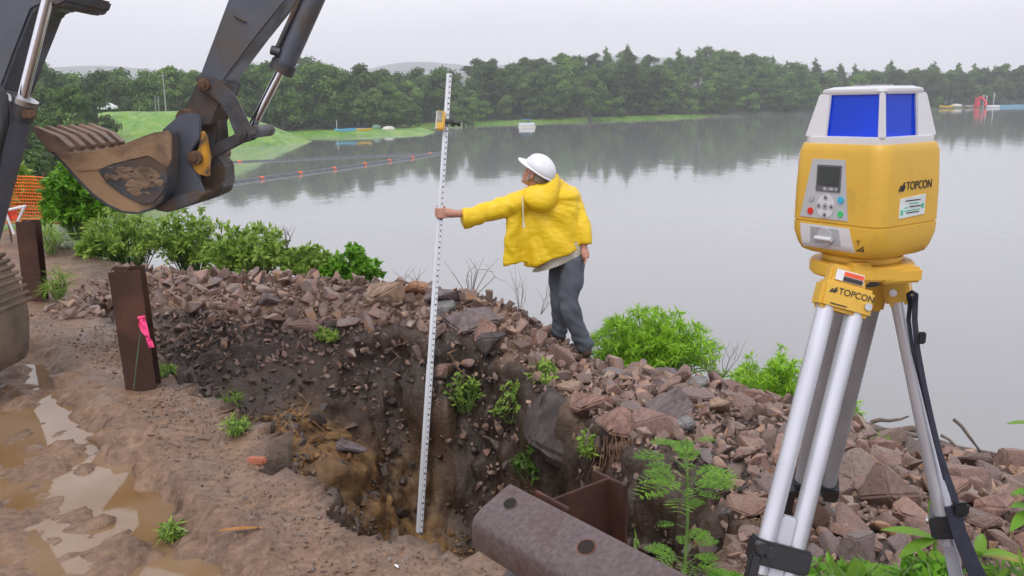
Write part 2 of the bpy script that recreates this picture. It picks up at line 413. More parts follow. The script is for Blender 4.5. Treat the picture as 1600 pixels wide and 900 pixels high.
ca = ground.data.color_attributes.new('soil', 'FLOAT_COLOR', 'POINT'); ca.data.foreach_set('color', g.astype(np.float32).ravel())

# ------------------------------------------------------------------ lake
m, nt, b = newmat('lake_water')
b.inputs['Base Color'].default_value = (.25, .255, .255, 1); b.inputs['Roughness'].default_value = .045; b.inputs['IOR'].default_value = 1.42
n1 = nnoise(nt, .55, 3, .5, stretch=(1, .35, 1)); n2 = nnoise(nt, 2.6, 3, .5, stretch=(1, .5, 1))
p_ = bump(nt, b, n1, .035, .35); bump(nt, b, n2, .03, .09, p_)
lk = arr_mesh('water', [(-420, -60, ZW), (620, -60, ZW), (620, 420, ZW), (-420, 420, ZW)], np.array([[0, 1, 2, 3]]), m)
tag(lk, kind='structure', label='still grey lake reflecting the wooded shore')
m, nt, b = newmat('puddle_water')
L(nt, ramp(nt, nnoise(nt, 2.2, 4), [(.35, (.20, .115, .05)), (.65, (.27, .18, .11))]), b.inputs['Base Color'])
b.inputs['Roughness'].default_value = .03; b.inputs['IOR'].default_value = 1.5
bump(nt, b, nnoise(nt, 3, 2), .04, .02)
M_puddle = m
pd = arr_mesh('puddle', [(-7, 1.2, -.04), (-.15, 1.2, -.04), (-.3, 2.25, -.04), (-1.2, 3.0, -.04), (-1.6, 3.7, -.04), (-2.8, 5.4, -.04), (-7, 6, -.04)], np.array([[0, 1, 2], [0, 2, 3], [0, 3, 4], [0, 4, 5], [0, 5, 6]]), m)
tag(pd, kind='structure', label='shallow brown puddles lying in the wheel ruts')
# ------------------------------------------------------------------ air
m = bpy.data.materials.new('haze'); m.use_nodes = True; nt = m.node_tree; nt.nodes.clear()
pv = nt.nodes.new('ShaderNodeVolumePrincipled'); pv.inputs['Density'].default_value = .0005; pv.inputs['Color'].default_value = (.93, .94, 1, 1); pv.inputs['Anisotropy'].default_value = 0
oo = nt.nodes.new('ShaderNodeOutputMaterial'); L(nt, pv.outputs[0], oo.inputs['Volume'])
hz = MB().box((0, 0, 110), (5800, 5800, 236)).build('haze', m); tag(hz, kind='stuff')
# ------------------------------------------------------------------ plants
def leaf_quads(c, d, n, ln, wd, fold=0):
    """pointed leaves: c base (k,3), d direction, n normal; returns V,F(4)  rhombus"""
    d = d/np.linalg.norm(d, axis=1, keepdims=True)
    s = np.cross(d, n); s /= np.linalg.norm(s, axis=1, keepdims=True) + 1e-9
    ln = np.asarray(ln).reshape(-1, 1); wd = np.asarray(wd).reshape(-1, 1)
    a = c; b = c + d*ln*.45 + s*wd*.5; t = c + d*ln; e = c + d*ln*.45 - s*wd*.5
    V = np.stack([a, b, t, e], 1).reshape(-1, 3); k = len(c)
    return V, np.arange(4*k).reshape(k, 4)
def rand_unit(k):
    v = rng.normal(size=(k, 3)); return v/np.linalg.norm(v, axis=1, keepdims=True)
def cat_mesh(parts):
    V = []; Fs = []; n = 0
    for v, f in parts: V.append(v); Fs.append(f+n); n += len(v)
    return np.concatenate(V), np.concatenate(Fs)
M_leaf_far = leafmat('far_foliage', (.045, .11, .018), (.16, .28, .045), .16, .42, .28)
M_leaf_lt = leafmat('light_foliage', (.09, .17, .035), (.15, .25, .05), .2, .25, .2)
M_bark = mat('bark', (.10, .085, .07), .9, var=.35, scale=3)
def crown_mesh(kind, H_, W_, n_lobes, n_leaf, size):
    n_leaf = int(n_leaf*1.7); size *= .8
    cs = []
    if kind == 'pine':
        for i in range(n_lobes):
            t = (i+.5)/n_lobes; z = H_*(.3 + .7*t); r = W_*.5*(1-t)**.8 + .25
            a = rng.uniform(0, 6.28); cs.append((r*.45*math.cos(a), r*.45*math.sin(a), z, r*.75, r*.45))
    else:
        for i in range(n_lobes):
            t = rng.uniform(0, 1); z = H_*(.1 + .82*t); prof = math.sin(math.pi*min(1, .22 + .74*t))**.6
            r0 = W_*.5*prof*rng.uniform(.35, .95); a = rng.uniform(0, 6.28); r = W_*rng.uniform(.08, .21)
            cs.append((r0*math.cos(a), r0*math.sin(a), z, r, r*rng.uniform(.65, 1)))
    cs = np.array(cs); wgt = cs[:, 3]**2; k = rng.choice(len(cs), n_leaf, p=wgt/wgt.sum())
    u = rand_unit(n_leaf); u[:, 2] = np.where(rng.random(n_leaf) < .75, np.abs(u[:, 2]), u[:, 2])
    rad = rng.uniform(.5, 1.3, n_leaf)
    p = cs[k, :3] + u*np.stack([cs[k, 3]*rad, cs[k, 3]*rad, cs[k, 4]*rad], 1)
    nrm = u + rand_unit(n_leaf)*.65
    d = np.cross(nrm, rand_unit(n_leaf)); s = size*rng.uniform(.6, 1.4, n_leaf)
    return leaf_quads(p - d/np.linalg.norm(d, axis=1, keepdims=True)*s[:, None]*.5, d, nrm, s, s*.9)
def trunk_mb(H_, r, limbs=4, W_=4):
    mb = MB(); top = H_*.8
    mb.tube([(0, 0, -.6), (.05, 0, H_*.3), (-.08, .1, top*.7), (0, 0, top)], [r*1.3, r, r*.6, r*.15], 7)
    for i in range(limbs):
        a = i*2.4; z = H_*(.22 + .1*i)
        mb.tube([(0, 0, z), (W_*.2*math.cos(a), W_*.2*math.sin(a), z+H_*.1), (W_*.36*math.cos(a), W_*.36*math.sin(a), z+H_*.24)], [r*.5, r*.3, r*.08], 5)
    return mb
KINDS = []
def tree_src(name, kind, H_, W_, nl, n, size, m):
    o = bpy.data.objects.new(name, None)
    V, Fq = crown_mesh(kind, H_, W_, nl, n, size)
    cm = arr_mesh('crown', V, Fq, m, sub=False)
    tm = trunk_mb(H_, W_*.03+.06, 4, W_).build('trunk', M_bark)
    C.objects.unlink(cm); C.objects.unlink(tm)
    return (name, cm.data, tm.data, H_)
KINDS = [tree_src('deciduous_tree', 'b', 12.5, w_, nl, 3600, .62, M_leaf_far) for w_, nl in ((9, 44), (8, 36), (10, 52), (7, 30), (9.5, 40))] + \
        [tree_src('pine_tree', 'pine', 14, 6, 14, 2600, .55, M_leaf_far) for _ in range(2)]
LIGHT = tree_src('deciduous_tree', 'b', 11, 8.5, 24, 3600, .55, M_leaf_lt)
BUSH = tree_src('shrub', 'b', 4.2, 5.4, 14, 1900, .38, M_leaf_far)
def put_tree(src, loc, s, label, group=None, rz=None, sz=None, cat='tree'):
    t = bpy.data.objects.new(src[0], None); C.objects.link(t); t.location = loc
    t.rotation_euler[2] = rng.uniform(0, 6.28) if rz is None else rz
    t.scale = (s, s, s*(sz or 1)); tag(t, label, cat, group)
    for nm, me in (('crown', src[1]), ('trunk', src[2])):
        o = bpy.data.objects.new(nm, me); C.objects.link(o); o.parent = t
    return t
# wood on the far shore
cand = []
N = 9000
cx_ = rng.uniform(-190, 260, N); cy_ = rng.uniform(165, 430, N)
dd = -sdist(cx_, cy_, lake); sl = np.abs(cx_/cy_)
hh = H(cx_, cy_)
dm = seg_d(cx_, cy_, np.array([(-130., 138.), (-72., 146.), (-50., 150.), (-38., 158.)]), False)
ok = (dd > 3.5) & (dd < 74) & (cx_/cy_ > -.66) & (cx_/cy_ < .64) & (dm > 26) & ~inside(cx_, cy_, np.array([(-60, 160), (-36, 150), (-8, 172), (-8, 200), (-50, 200)], float))
order = np.argsort(dd + rng.uniform(0, 12, N))
pts = []
for i in order:
    if not ok[i]: continue
    sp = 6.2 + dd[i]*.075
    if all((cx_[i]-q[0])**2 + (cy_[i]-q[1])**2 > (sp*(1.0))**2 for q in pts):
        pts.append((cx_[i], cy_[i], hh[i], dd[i]))
    if len(pts) >= 296: break
print('far trees', len(pts))
LM = [(60, 'at the left edge behind the boom'), (190, 'above the bucket'), (300, 'behind the tall utility pole'), (420, 'seen through the excavator linkage'), (500, 'right of the bucket cylinder'), (560, 'above the kayaks'), (640, 'above the upturned boat'), (700, 'left of the rod top'), (770, 'right of the rod top'), (850, 'above the pontoon boat'), (930, 'above the bright leaning tree'), (1010, 'left of the hill summit'), (1090, 'near the middle of the hill'), (1170, 'on the highest part of the hill'), (1240, 'just left of the laser level'), (1340, 'behind the blue windows'), (1440, 'right behind the blue windows'), (1510, 'above the yellow boat'), (1560, 'above the red slide'), (9999, 'above the blue dock')]
def where(x, y):
    v = cam_rot.inverted() @ Vector((x, y, -1.6)); px = 800 - F*v.x/v.z
    return next(t for lim, t in LM if px < lim)
def row(d): return 'front row' if d < 16 else ('middle rows' if d < 42 else 'skyline row')
LAB = {0: 'hazy dark green deciduous tree in the wood on the far shore', 1: 'slim dark pine standing in the wood on the hilltop over the far shore', 2: 'low round shrub at the water edge of the far shore'}
for (x, y, z, d) in pts:
    r = rng.random()
    if d < 7:
        put_tree(BUSH if r < .5 else KINDS[int(r*97) % 5], (x, y, z), rng.uniform(.62, .95) if r >= .5 else rng.uniform(.9, 1.5), ('low shrub at the water edge, ' + where(x, y)) if r < .5 else ('dark tree at the far water edge, ' + where(x, y)), 'shrubs at the far water edge' if r < .5 else 'deciduous trees of the far wood', cat='shrub' if r < .5 else 'tree')
    elif d < 20 and r < .3:
        put_tree(LIGHT, (x, y, z), rng.uniform(.7, 1.05), 'pale green tree in the front row, ' + where(x, y), 'pale green trees of the far wood')
    elif r < .36 and x > 5 and d > 22:
        put_tree(KINDS[5 + int(r*1000) % 2], (x, y, z), rng.uniform(.95, 1.25), 'slim dark pine in the ' + row(d) + ', ' + where(x, y), 'pines of the far wood')
    else:
        put_tree(KINDS[int(r*9973) % 5], (x, y, z), rng.uniform(.92, 1.3), 'dark green tree in the ' + row(d) + ', ' + where(x, y), 'deciduous trees of the far wood')
def at(px, py, D): return P(px, py, D)
def ground_at(px, D):
    p = P(px, 300, D); return Vector((p.x, D, H1(p.x, D)))
for px, D, s, sz, lab in ((922, 262, 1.15, 1.15, 'pale green tree leaning over the water, brighter than the dark wood behind it'),
                          (728, 236, .9, 1.0, 'pale green tree right behind the top of the grade rod'),
                          (600, 232, 1.0, 1.0, 'pale green tree behind the upturned white boat'),
                          (640, 236, 1.1, 1.0, 'light green tree between the upturned boat and the grade rod')):
    g_ = ground_at(px, D); put_tree(LIGHT, g_, s, lab, rz=1.0, sz=sz)
for px, D, s, sz, lab in ((505, 205, 1.25, 1.0, 'tall dark tree rising highest right of the excavator cylinder'),
                          (1330, 330, 1.1, 1.1, 'round topped tree on the skyline behind the blue instrument window'),):
    g_ = ground_at(px, D); put_tree(KINDS[2], g_, s, lab, rz=.4, sz=sz)
# trees on the left bank
left_trees = [(125, 112, .74, 'big round tree left of the dam, tallest behind the bucket', 0), (40, 100, .72, 'broad dark tree seen between the boom and its cylinder', 2), (-20, 90, .8, 'dark tree at the left edge behind the boom', 4),
              (165, 132, .72, 'smaller rounded tree at the foot of the dam grass', 1), (85, 75, .42, 'dark bushy tree directly above the bucket teeth', 3), (20, 62, .4, 'low dark tree behind the orange mesh fence', 1), (70, 128, .8, 'hazy tree standing behind the left bank trees', 0)]
for px, D, s, lab, k in left_trees:
    p = P(px, 300, D); put_tree(KINDS[k], (p.x, D, max(H1(p.x, D), ZW+.3)), s*.92, lab)
for i, px in enumerate((10, 50, 95, 128)):
    D = 44 + i*7; p = P(px, 300, D)
    put_tree(BUSH, (p.x, D, max(H1(p.x, D), ZW)), .72, 'dark shrub on the left bank, ' + ('behind the left end of the orange fence', 'behind the right end of the orange fence', 'just left of the bucket lip', 'under the bucket lip')[i], 'shrubs on the left bank', cat='shrub')
for px, D in ((20, 176), (80, 178), (140, 182), (200, 186), (255, 190), (310, 188), (360, 190), (410, 190), (450, 188)):
    p = P(px, 300, D); put_tree(KINDS[(px//10) % 5], (p.x, D, -2.5), rng.uniform(.85, 1.02), 'dark tree of the belt behind the dam, ' + where(p.x, D), 'trees behind the dam')

# near plants -----------------------------------------------------------------
M_bright = leafmat('bright_leaf', (.27, .52, .03), (.42, .70, .07), 1.5, 0, .4, .45)
M_sumac = leafmat('sumac_leaf', (.12, .31, .022), (.22, .46, .05), 2, 0, .35, .45)
M_weed = leafmat('weed_leaf', (.19, .34, .05), (.38, .52, .12), 1.2, 0, .35, .5)
M_broad = leafmat('broad_leaf', (.14, .30, .035), (.24, .42, .06), 3, 0, .35, .4)
M_yel = leafmat('yellowing_leaf', (.30, .30, .05), (.46, .38, .08), 5, 0, .3, .4)
M_stem = mat('green_stem', (.13, .22, .05), .5, var=.2)
M_twig = mat('dead_wood', (.16, .12, .10), .85, var=.4, scale=9, bs=.5)
M_root = mat('root', (.20, .11, .06), .8, var=.4, scale=20)
def plant(name, loc, label, cat, stems, leaves, m, group=None, mstem=None):
    t = thing(name, loc, label, cat, group)
    if stems: stems.build('stem', mstem or M_stem, t, smooth=True)
    if leaves is not None:
        arr_mesh('foliage', leaves[0], leaves[1], m, t)
    return t
def willow_bush(name, base, W_, H_, n_stem, label, cat, m, leafl=.075, leafw=.011, per=34, group=None, lean=0, depth=None):
    mb = MB(); parts = []
    for i in range(n_stem):
        a = rng.uniform(0, 6.28); r = math.sqrt(rng.random())
        top = Vector((W_*.5*r*math.cos(a)*1.05 + lean, (depth or W_)*.5*r*math.sin(a), H_*(1-.42*r*r)*rng.uniform(.5, 1.14)))
        b0 = Vector((top.x*.35, top.y*.35, 0)); mid = (b0+top)/2 + Vector((rng.normal()*.03, rng.normal()*.03, H_*.13))
        tip = top + Vector((top.x*.18, top.y*.18, -H_*.06))
        cps = [b0, mid, top, tip]; pts = []
        for k in range(9):
            t = k/8*3; j = min(int(t), 2); u = t-j; pts.append(cps[j].lerp(cps[j+1], u))
        mb.tube([base+p for p in pts], [.006*(1-k/10) for k in range(9)], 4, cap=False)
        q = np.array([list(base+p) for p in pts]); tt = rng.uniform(1.5, 8, per); j = np.minimum(tt.astype(int), 7); u = (tt-j)[:, None]
        c = q[j]*(1-u) + q[j+1]*u; ax = q[j+1]-q[j]; ax /= np.linalg.norm(ax, axis=1, keepdims=True)+1e-9
        side = np.cross(ax, rand_unit(per)); side /= np.linalg.norm(side, axis=1, keepdims=True)+1e-9
        d = ax*.6 + side*1.0; d[:, 2] -= .15
        parts.append(leaf_quads(c, d, rand_unit(per) + np.array([0, 0, 1.2]), leafl*rng.uniform(.6, 1.3, per), leafw*rng.uniform(.7, 1.4, per)*np.ones(per)))
    return plant(name, base, label, cat, mb, cat_mesh(parts), m, group)
def pin(px, D, top_py=None):
    p = P(px, 400, D); return Vector((p.x, D, H1(p.x, D)))
def bush_px(name, x0, x1, ytop, ybot, D, label, m, kind='willow', cat='bush', n=None, **kw):
    b_ = P((x0+x1)/2, ybot, D); W_ = (x1-x0)*PX(0, D); H_ = (ybot-ytop)*PX(0, D)
    return willow_bush(name, b_, W_, H_, n or 60, label, cat, m, **kw)
bush_px('willow_bush', 925, 1108, 482, 610, 8.0, 'bright lime green feathery bush right behind the worker boots', M_bright, n=230, per=80, depth=.9)
bush_px('willow_bush', 1128, 1285, 545, 668, 7.2, 'thin bright green feathery bush on the shore left of the tripod legs', M_bright, n=130, per=60, depth=.8)
bush_px('willow_bush', 1290, 1350, 600, 690, 6.9, 'small wispy green bush seen between the tripod legs', M_bright, n=14, per=40, depth=.4)
bush_px('leafy_shrub', 84, 175, 262, 372, 10.5, 'bright green sumac shrub beside the orange mesh fence', M_sumac, n=130, per=50, leafl=.10, leafw=.042)
bush_px('leafy_shrub', 150, 262, 318, 425, 9.4, 'tall pale weeds with daisy like stems under the bucket', M_weed, n=100, per=42, leafl=.075, leafw=.02)
bush_px('leafy_shrub', 250, 350, 330, 428, 9.6, 'mid green weeds behind the left end of the rock pile', M_weed, n=90, per=44, leafl=.065, leafw=.022)
bush_px('leafy_shrub', 330, 455, 352, 440, 9.0, 'loose green weeds with big leaves at the shore edge', M_weed, n=90, per=40, leafl=.08, leafw=.035)
bush_px('leafy_shrub', 445, 528, 382, 442, 8.8, 'low bright green shrub, left one of the two on the rock crest', M_weed, n=85, per=56, leafl=.055, leafw=.024)
bush_px('leafy_shrub', 515, 592, 388, 458, 8.6, 'round bright green shrub nearest the rod on the rock crest', M_sumac, n=85, per=60, leafl=.06, leafw=.032)
bush_px('leafy_shrub', -20, 60, 255, 330, 13, 'mixed green brush behind the orange mesh fence', M_weed, n=60, per=36, leafl=.13, leafw=.04)
bush_px('leafy_shrub', 130, 160, 372, 408, 9.1, 'small leafy weed between the grey stones and the sumac', M_weed, n=14, per=20, leafl=.10, leafw=.05)
for x0, x1, y0, y1, lab in ((78, 112, 425, 472, 'small feathery weed right of the left rusty post'), (240, 275, 573, 592, 'short grass tuft right of the post with the pink ribbon'),
                            (335, 378, 618, 645, 'grass tuft hanging over the left pit edge'), (352, 384, 655, 684, 'thin pale tuft just below the pit edge grass'), (250, 282, 815, 848, 'small broad weed growing in the mud by the puddle'),
                            (60, 100, 350, 400, 'small fern like weed left of the grey stones')):
    h_ = hit((x0+x1)/2, y1-2); W_ = (x1-x0)*PX(0, h_.y); H_ = (y1-y0)*PX(0, h_.y)
    willow_bush('weed_tuft', h_, W_, H_, 22, lab, 'weed', M_weed, leafl=H_*.6, leafw=.0075, per=9)
for x0, x1, y0, y1, lab in ((695, 755, 592, 655, 'green leafy tuft rooted in the pit wall right of the rod'), (775, 825, 610, 680, 'pale drooping weed on the rock edge of the pit wall'), (500, 525, 515, 535, 'tiny green sprig in the back pit wall'), (805, 850, 700, 760, 'dark moss and ivy tuft low on the pit wall'), (905, 935, 680, 715, 'two leaf seedling left of the flat red block'), (830,870,560,600,'thin weed among the rocks below the worker'),
                            (1360,1390,680,695,'small green sprig on the rocks right of the tripod leg')):
    h_ = hit((x0+x1)/2, (y0+y1)/2+6); W_ = (x1-x0)*PX(0, h_.y); H_ = (y1-y0)*PX(0, h_.y)
    willow_bush('weed_tuft', h_ - Vector((0, .02, H_*.4)), W_, H_, 22, lab, 'weed', M_weed if 'dark' not in lab else M_leaf_far, leafl=.05, leafw=.018, per=16, depth=.25)
# ragweed in front of the pit wall
def frond(base, direction, length, up=Vector((0, 0, 1)), nl=6):
    """pinnate feathery leaf"""
    parts = []; d = direction.normalized(); side = d.cross(up).normalized(); nrm = side.cross(d)
    pos = []
    for i in range(nl):
        t = (i+1)/nl; p = base + d*length*t - up*(length*.28*t*t)
        for s in (-1, 1):
            ll = length*.42*math.sin(math.pi*(.15+.8*t))
            dd_ = (d*.55 + side*s).normalized() - up*.12
            for k in range(5):
                q = p + dd_*ll*k/5
                for s2 in (-1, 1):
                    pos.append((q, (dd_ + d*.7*s2 + side*s*.2), ll*.34*(1.1-k*.15)))
    c = np.array([list(a) for a, b_, l_ in pos]); dr = np.array([list(b_) for a, b_, l_ in pos]); ln = np.array([l_ for a, b_, l_ in pos])
    return leaf_quads(c, dr, np.tile(np.array(list(nrm)), (len(c), 1)) + rand_unit(len(c))*.35, ln*1.35, ln*.5)
base = P(1068, 925, 2.55); topp = P(1074, 684, 2.62)
mb = MB(); mb.tube([base, base.lerp(topp, .5) + Vector((.008, 0, 0)), topp], [.006, .005, .003], 7)
parts = []
_ts = list(rng.uniform(.6, 1, 24)) + [.5, .42, .36] + list(rng.uniform(.03, .28, 13))
for k, t in enumerate(_ts):
    az = k*137.5 + rng.uniform(-15, 15); ln = (.05 + .075*min(1, (1-t)*5))*rng.uniform(.7, 1.15)*(1 if t > .55 else .75)
    b_ = base.lerp(topp, t); dr = Vector((math.cos(R(az)), math.sin(R(az))*.8, .5))
    st = b_ + dr*ln*.45; mb.tube([b_, st], [.0018, .0012], 5)
    parts.append(frond(st, Vector((dr.x, dr.y, .25)), ln))
rw = plant('ragweed', base, 'tall feathery ragweed plant growing in front of the pit wall right of the guardrail', 'plant', mb, cat_mesh(parts), leafmat('ragweed_leaf', (.13, .30, .035), (.22, .42, .06), 6, 0, .4))
b0 = P(1130, 925, 2.5); parts = []; mb = MB()
for i in range(10):
    a = i*.7; parts.append(frond(b0 + Vector((rng.normal()*.02, rng.normal()*.02, .0)), Vector((math.cos(a), math.sin(a), 1.1)), .1))
mb.tube([b0-Vector((0, 0, .05)), b0+Vector((0, 0, .05))], .004, 5)
plant('ragweed', b0, 'short ragweed clump at the bottom left of the tripod leg', 'plant', mb, cat_mesh(parts), M_sumac)
# broad leaved plants near the camera
def blade(base, d, ln, wd, droop=.3, seg=7, nrm=None):
    d = d.normalized(); side = (d.cross(Vector((0, 0, 1)))).normalized() if nrm is None else d.cross(nrm).normalized(); V = []; Fs = []
    up = side.cross(d)
    for i in range(seg+1):
        t = i/seg; w_ = wd*.5*math.sin(math.pi*min(1, (.06+.94*t)))**.8*(1-.25*t) if i < seg else .0004
        p = base + d*ln*t - Vector((0, 0, 1))*droop*ln*t*t
        V += [p + side*w_ + up*w_*.35, p, p - side*w_ + up*w_*.35]
    for i in range(seg):
        a = i*3; Fs += [(a, a+1, a+4, a+3), (a+1, a+2, a+5, a+4)]
    return np.array([list(v) for v in V]), np.array(Fs)
def broad(base, specs, label, m, name='broadleaf_plant', mix_=None):
    t = thing(name, base, label, 'plant'); mb = MB(); mb.tube([base-Vector((0, 0, .12)), base], [.006, .005], 6); mb.build('stem', M_stem, t, smooth=True)
    for sp in specs:
        V, Fq = blade(base + Vector(sp[0]), Vector(sp[1]), sp[2], sp[3], sp[4] if len(sp) > 4 else .3)
        mm = M_yel if len(sp) > 5 else m
        o = arr_mesh('leaf', V, Fq, mm, t, smooth=True)
        if mm is M_yel: o['label'] = 'yellowing leaf'
    return t
b0 = P(1462, 842, 1.95)
broad(b0, [((0, 0, 0), (-.25, -.1, 1), .13, .05, .1), ((0, 0, 0), (-1, .1, .25), .14, .05, .1), ((0, 0, 0), (-.8, -.2, -.2), .11, .045, .1), ((.0, 0, .0), (.9, .3, .1), .1, .04), ((0, 0, -.03), (-.3, -.8, -.2), .09, .04)], 'broad pale green leaves just left of the right tripod leg', M_broad)
b0 = P(1318, 915, 1.8)
broad(b0, [((-.01, 0, 0), (-.35, 0, 1), .11, .045, .05), ((.01, 0, 0), (.3, 0, 1), .08, .04, .1), ((.03, .02, 0), (.6, .1, .6), .09, .035), ((-.02, 0, 0), (-.6, -.1, .8), .06, .03), ((.05, .02, 0), (-.1, .1, 1), .07, .035)], 'upright broad leaves at the bottom between the tripod legs', M_broad)
b0 = P(1530, 868, 1.8)
broad(b0, [((0, 0, 0), (1, .0, -.1), .15, .06, .15, 1), ((0, 0, 0), (-.4, -.3, .5), .07, .03), ((.0, 0, .0), (.5, -.3, .3), .09, .04), ((0, 0, 0), (.2, .3, .8), .07, .03)], 'plant with one long yellowing leaf right of the tripod', M_broad)
b0 = P(1615, 662, 1.9)
broad(b0, [((0, 0, 0), (-1, 0, .05), .066, .026, .05)], 'single green leaf poking in from the right edge', M_broad)
b0 = P(1618, 800, 2.1)
broad(b0, [((0, 0, 0), (-.9, 0, .5), .08, .05, .3), ((0, 0, 0), (-.7, 0, 1.2), .1, .05, .3), ((0, 0, 0), (-.9, -.2, -.3), .08, .05), ((0, 0, 0), (-.4, 0, 1.4), .13, .05), ((0, 0, .05), (-.8, .1, .2), .07, .045)], 'dark green leafy plant cut by the right edge', M_sumac)
b0 = P(993, 842, 2.3)
broad(b0, [((0, 0, 0), (-.15, 0, 1), .035, .025, .05), ((0, 0, 0), (.4, -.2, -.6), .02, .015)], 'single folded leaf beside the rusty post below the ragweed', M_broad)
for k, (px, py, D) in enumerate(((1345, 915, 1.9), (1430, 900, 1.95), (1385, 905, 2.05), (1480, 912, 1.85), (1575, 912, 1.8), (1300, 905, 2.1))):
    b_ = P(px, py+25, D)
    willow_bush('ground_weed', b_, .15, .085, 15, 'low green weed at the bottom, ' + ('left of the back tripod leg foot', 'midway between the tripod legs', 'left of midway between the tripod legs', 'against the right tripod leg', 'in the bottom right corner', 'behind the front left tripod leg')[k], 'weed', M_sumac if k % 2 else M_broad, leafl=.045, leafw=.014, per=14, group='low weeds at the bottom right')
# dead twigs, driftwood and roots
def twig(base, n, spread, h, label, name='dead_twigs', r=.004, arch=.0, group=None):
    mb = MB()
    for i in range(n):
        d = Vector((rng.uniform(-1, 1)*spread, rng.uniform(-.3, .3)*spread, h*rng.uniform(.5, 1)))
        m1 = base + d*.5 + Vector((rng.normal()*.03, 0, arch*h))
        mb.tube([base, m1, base + d], [r, r*.7, r*.25], 4)
        e = m1 + Vector((rng.uniform(-.12, .12), 0, .12)); mb.tube([m1, e], [r*.5, r*.2], 4)
    o = mb.build(name, M_twig); return tag(o, label, 'twigs', group)
twig(P(735, 470, 7.6), 9, .42, .28, 'arching bare bramble twigs on the rock crest right of the rod', arch=.5)
twig(P(812, 490, 7.7), 6, .10, .5, 'upright thin dead stalks left of the worker legs', r=.0025)
twig(P(845, 492, 7.7), 4, .08, .36, 'short dead stalks touching the worker legs', r=.0025)
twig(P(448, 388, 9), 4, .12, .3, 'dark bare twigs above the shrub on the shore', r=.006)
twig(P(1130, 590, 7.4), 8, .35, .4, 'bare reddish twigs between the two lime green bushes', r=.003)
twig(P(640, 447, 7.6), 5, .3, .14, 'small bare twigs beside the orange boulder', r=.004)
for i, (a_, b_, r_) in enumerate((((1325, 655, 6.2), (1600, 752, 5.6), .028), ((1345, 668, 6.0), (1560, 715, 6.2), .022), ((1400, 690, 6.1), (1610, 715, 6.0), .024), ((1430, 715, 5.9), (1570, 735, 6.1), .018), ((1360, 660, 6.4), (1420, 650, 6.3), .018), ((1380, 684, 6.1), (1600, 768, 5.4), .018), ((1490, 655, 6.1), (1540, 712, 6.0), .014), ((1470, 680, 6), (1520, 722, 5.9), .012), ((1410,672,6.2),(1470,690,6.1),.03), ((1440,700,6),(1600,730,5.9),.015), ((1340,662,6.2),(1450,700,6.1),.014))):
    a, b_ = P(*a_), P(*b_); mid = a.lerp(b_, .5) + Vector((0, 0, rng.uniform(-.02, .04)))
    o = MB().tube([a, a.lerp(mid, .5)+Vector((0, 0, .015)), mid, b_.lerp(mid, .4)-Vector((0, 0, .01)), b_], [r_, r_*.95, r_*.8, r_*.6, r_*.35], 8).build('driftwood_branch', M_twig, smooth=True)
    tag(o, ('long thick branch along the lower front of the driftwood heap', 'straight branch across the middle of the driftwood heap', 'thick grey branch at the back of the driftwood heap', 'thin branch at the right of the driftwood heap', 'short stub at the left top of the driftwood heap', 'long thin branch at the very front of the driftwood heap', 'branch sticking up highest from the driftwood heap', 'short branch sticking up left of the highest one', 'thick short log in the middle of the driftwood heap', 'thin branch at the right back of the driftwood heap', 'thin branch at the left end of the driftwood heap')[i], 'branch', 'driftwood branches heaped on the right shore')
mb = MB(); b_ = hit(975, 700)
for i in range(70):
    p = b_ + Vector((rng.normal()*.07, -.05, .05+rng.normal()*.03)); q = p + Vector((rng.normal()*.04, -.05+rng.normal()*.02, -.12-.12*rng.random()))
    mb.tube([p, p.lerp(q, .5) + Vector((rng.normal()*.012, -.02, 0)), q], [.0025, .002, .001], 4)
tag(mb.build('root_tangle', M_root), 'tangle of fine reddish brown roots hanging behind the rusty post', 'roots')
for px, py, dx, dy, lab in ((612, 590, 25, -60, 'thin pale root curling down the pit wall left of the rod'), (470, 620, 40, 70, 'pale root hanging in the middle of the pit wall'), (700, 560, 30, 40, 'pale root on the wall right of the rod'), (1105, 775, 15, 60, 'thin root below the ragweed leaves'), (1180, 730, 40, 10, 'thin root lying across the pit edge right of the ragweed')):
    mb = MB(); a = hit(px, py); b2 = hit(px+dx, py+dy); q = []
    for k in range(6): t = k/5; pp = hit(px+dx*t + 10*math.sin(k*2.1), py+dy*t); q.append(pp + Vector((0, -.07, .03)))
    mb.tube(q, [.007, .006, .005, .005, .004, .002], 6); tag(mb.build('root', M_root, smooth=True), lab, 'root')
# ------------------------------------------------------------------ rocks
def rock_template(seed, flat=.6):
    r = np.random.default_rng(seed); bm = bmesh.new()
    n = r.integers(9, 15)
    p = r.uniform(-1, 1, (n, 3)); p /= (np.abs(p)**3).sum(1, keepdims=True)**(1/3)      # blocky
    p *= r.uniform(.8, 1.0, (n, 1)); p *= np.array([1, r.uniform(.6, .9), flat*r.uniform(.7, 1.2)])
    for q in p: bm.verts.new(q)
    h = bmesh.ops.convex_hull(bm, input=bm.verts[:])
    bmesh.ops.delete(bm, geom=list({v for v in h['geom_interior'] + h['geom_unused'] if isinstance(v, bmesh.types.BMVert)}), context='VERTS')
    bmesh.ops.dissolve_limit(bm, angle_limit=R(14), verts=bm.verts[:], edges=bm.edges[:])
    bmesh.ops.bevel(bm, geom=bm.edges[:], offset=.06, segments=2, affect='EDGES', clamp_overlap=True)
    bmesh.ops.triangulate(bm, faces=bm.faces[:])
    return bm
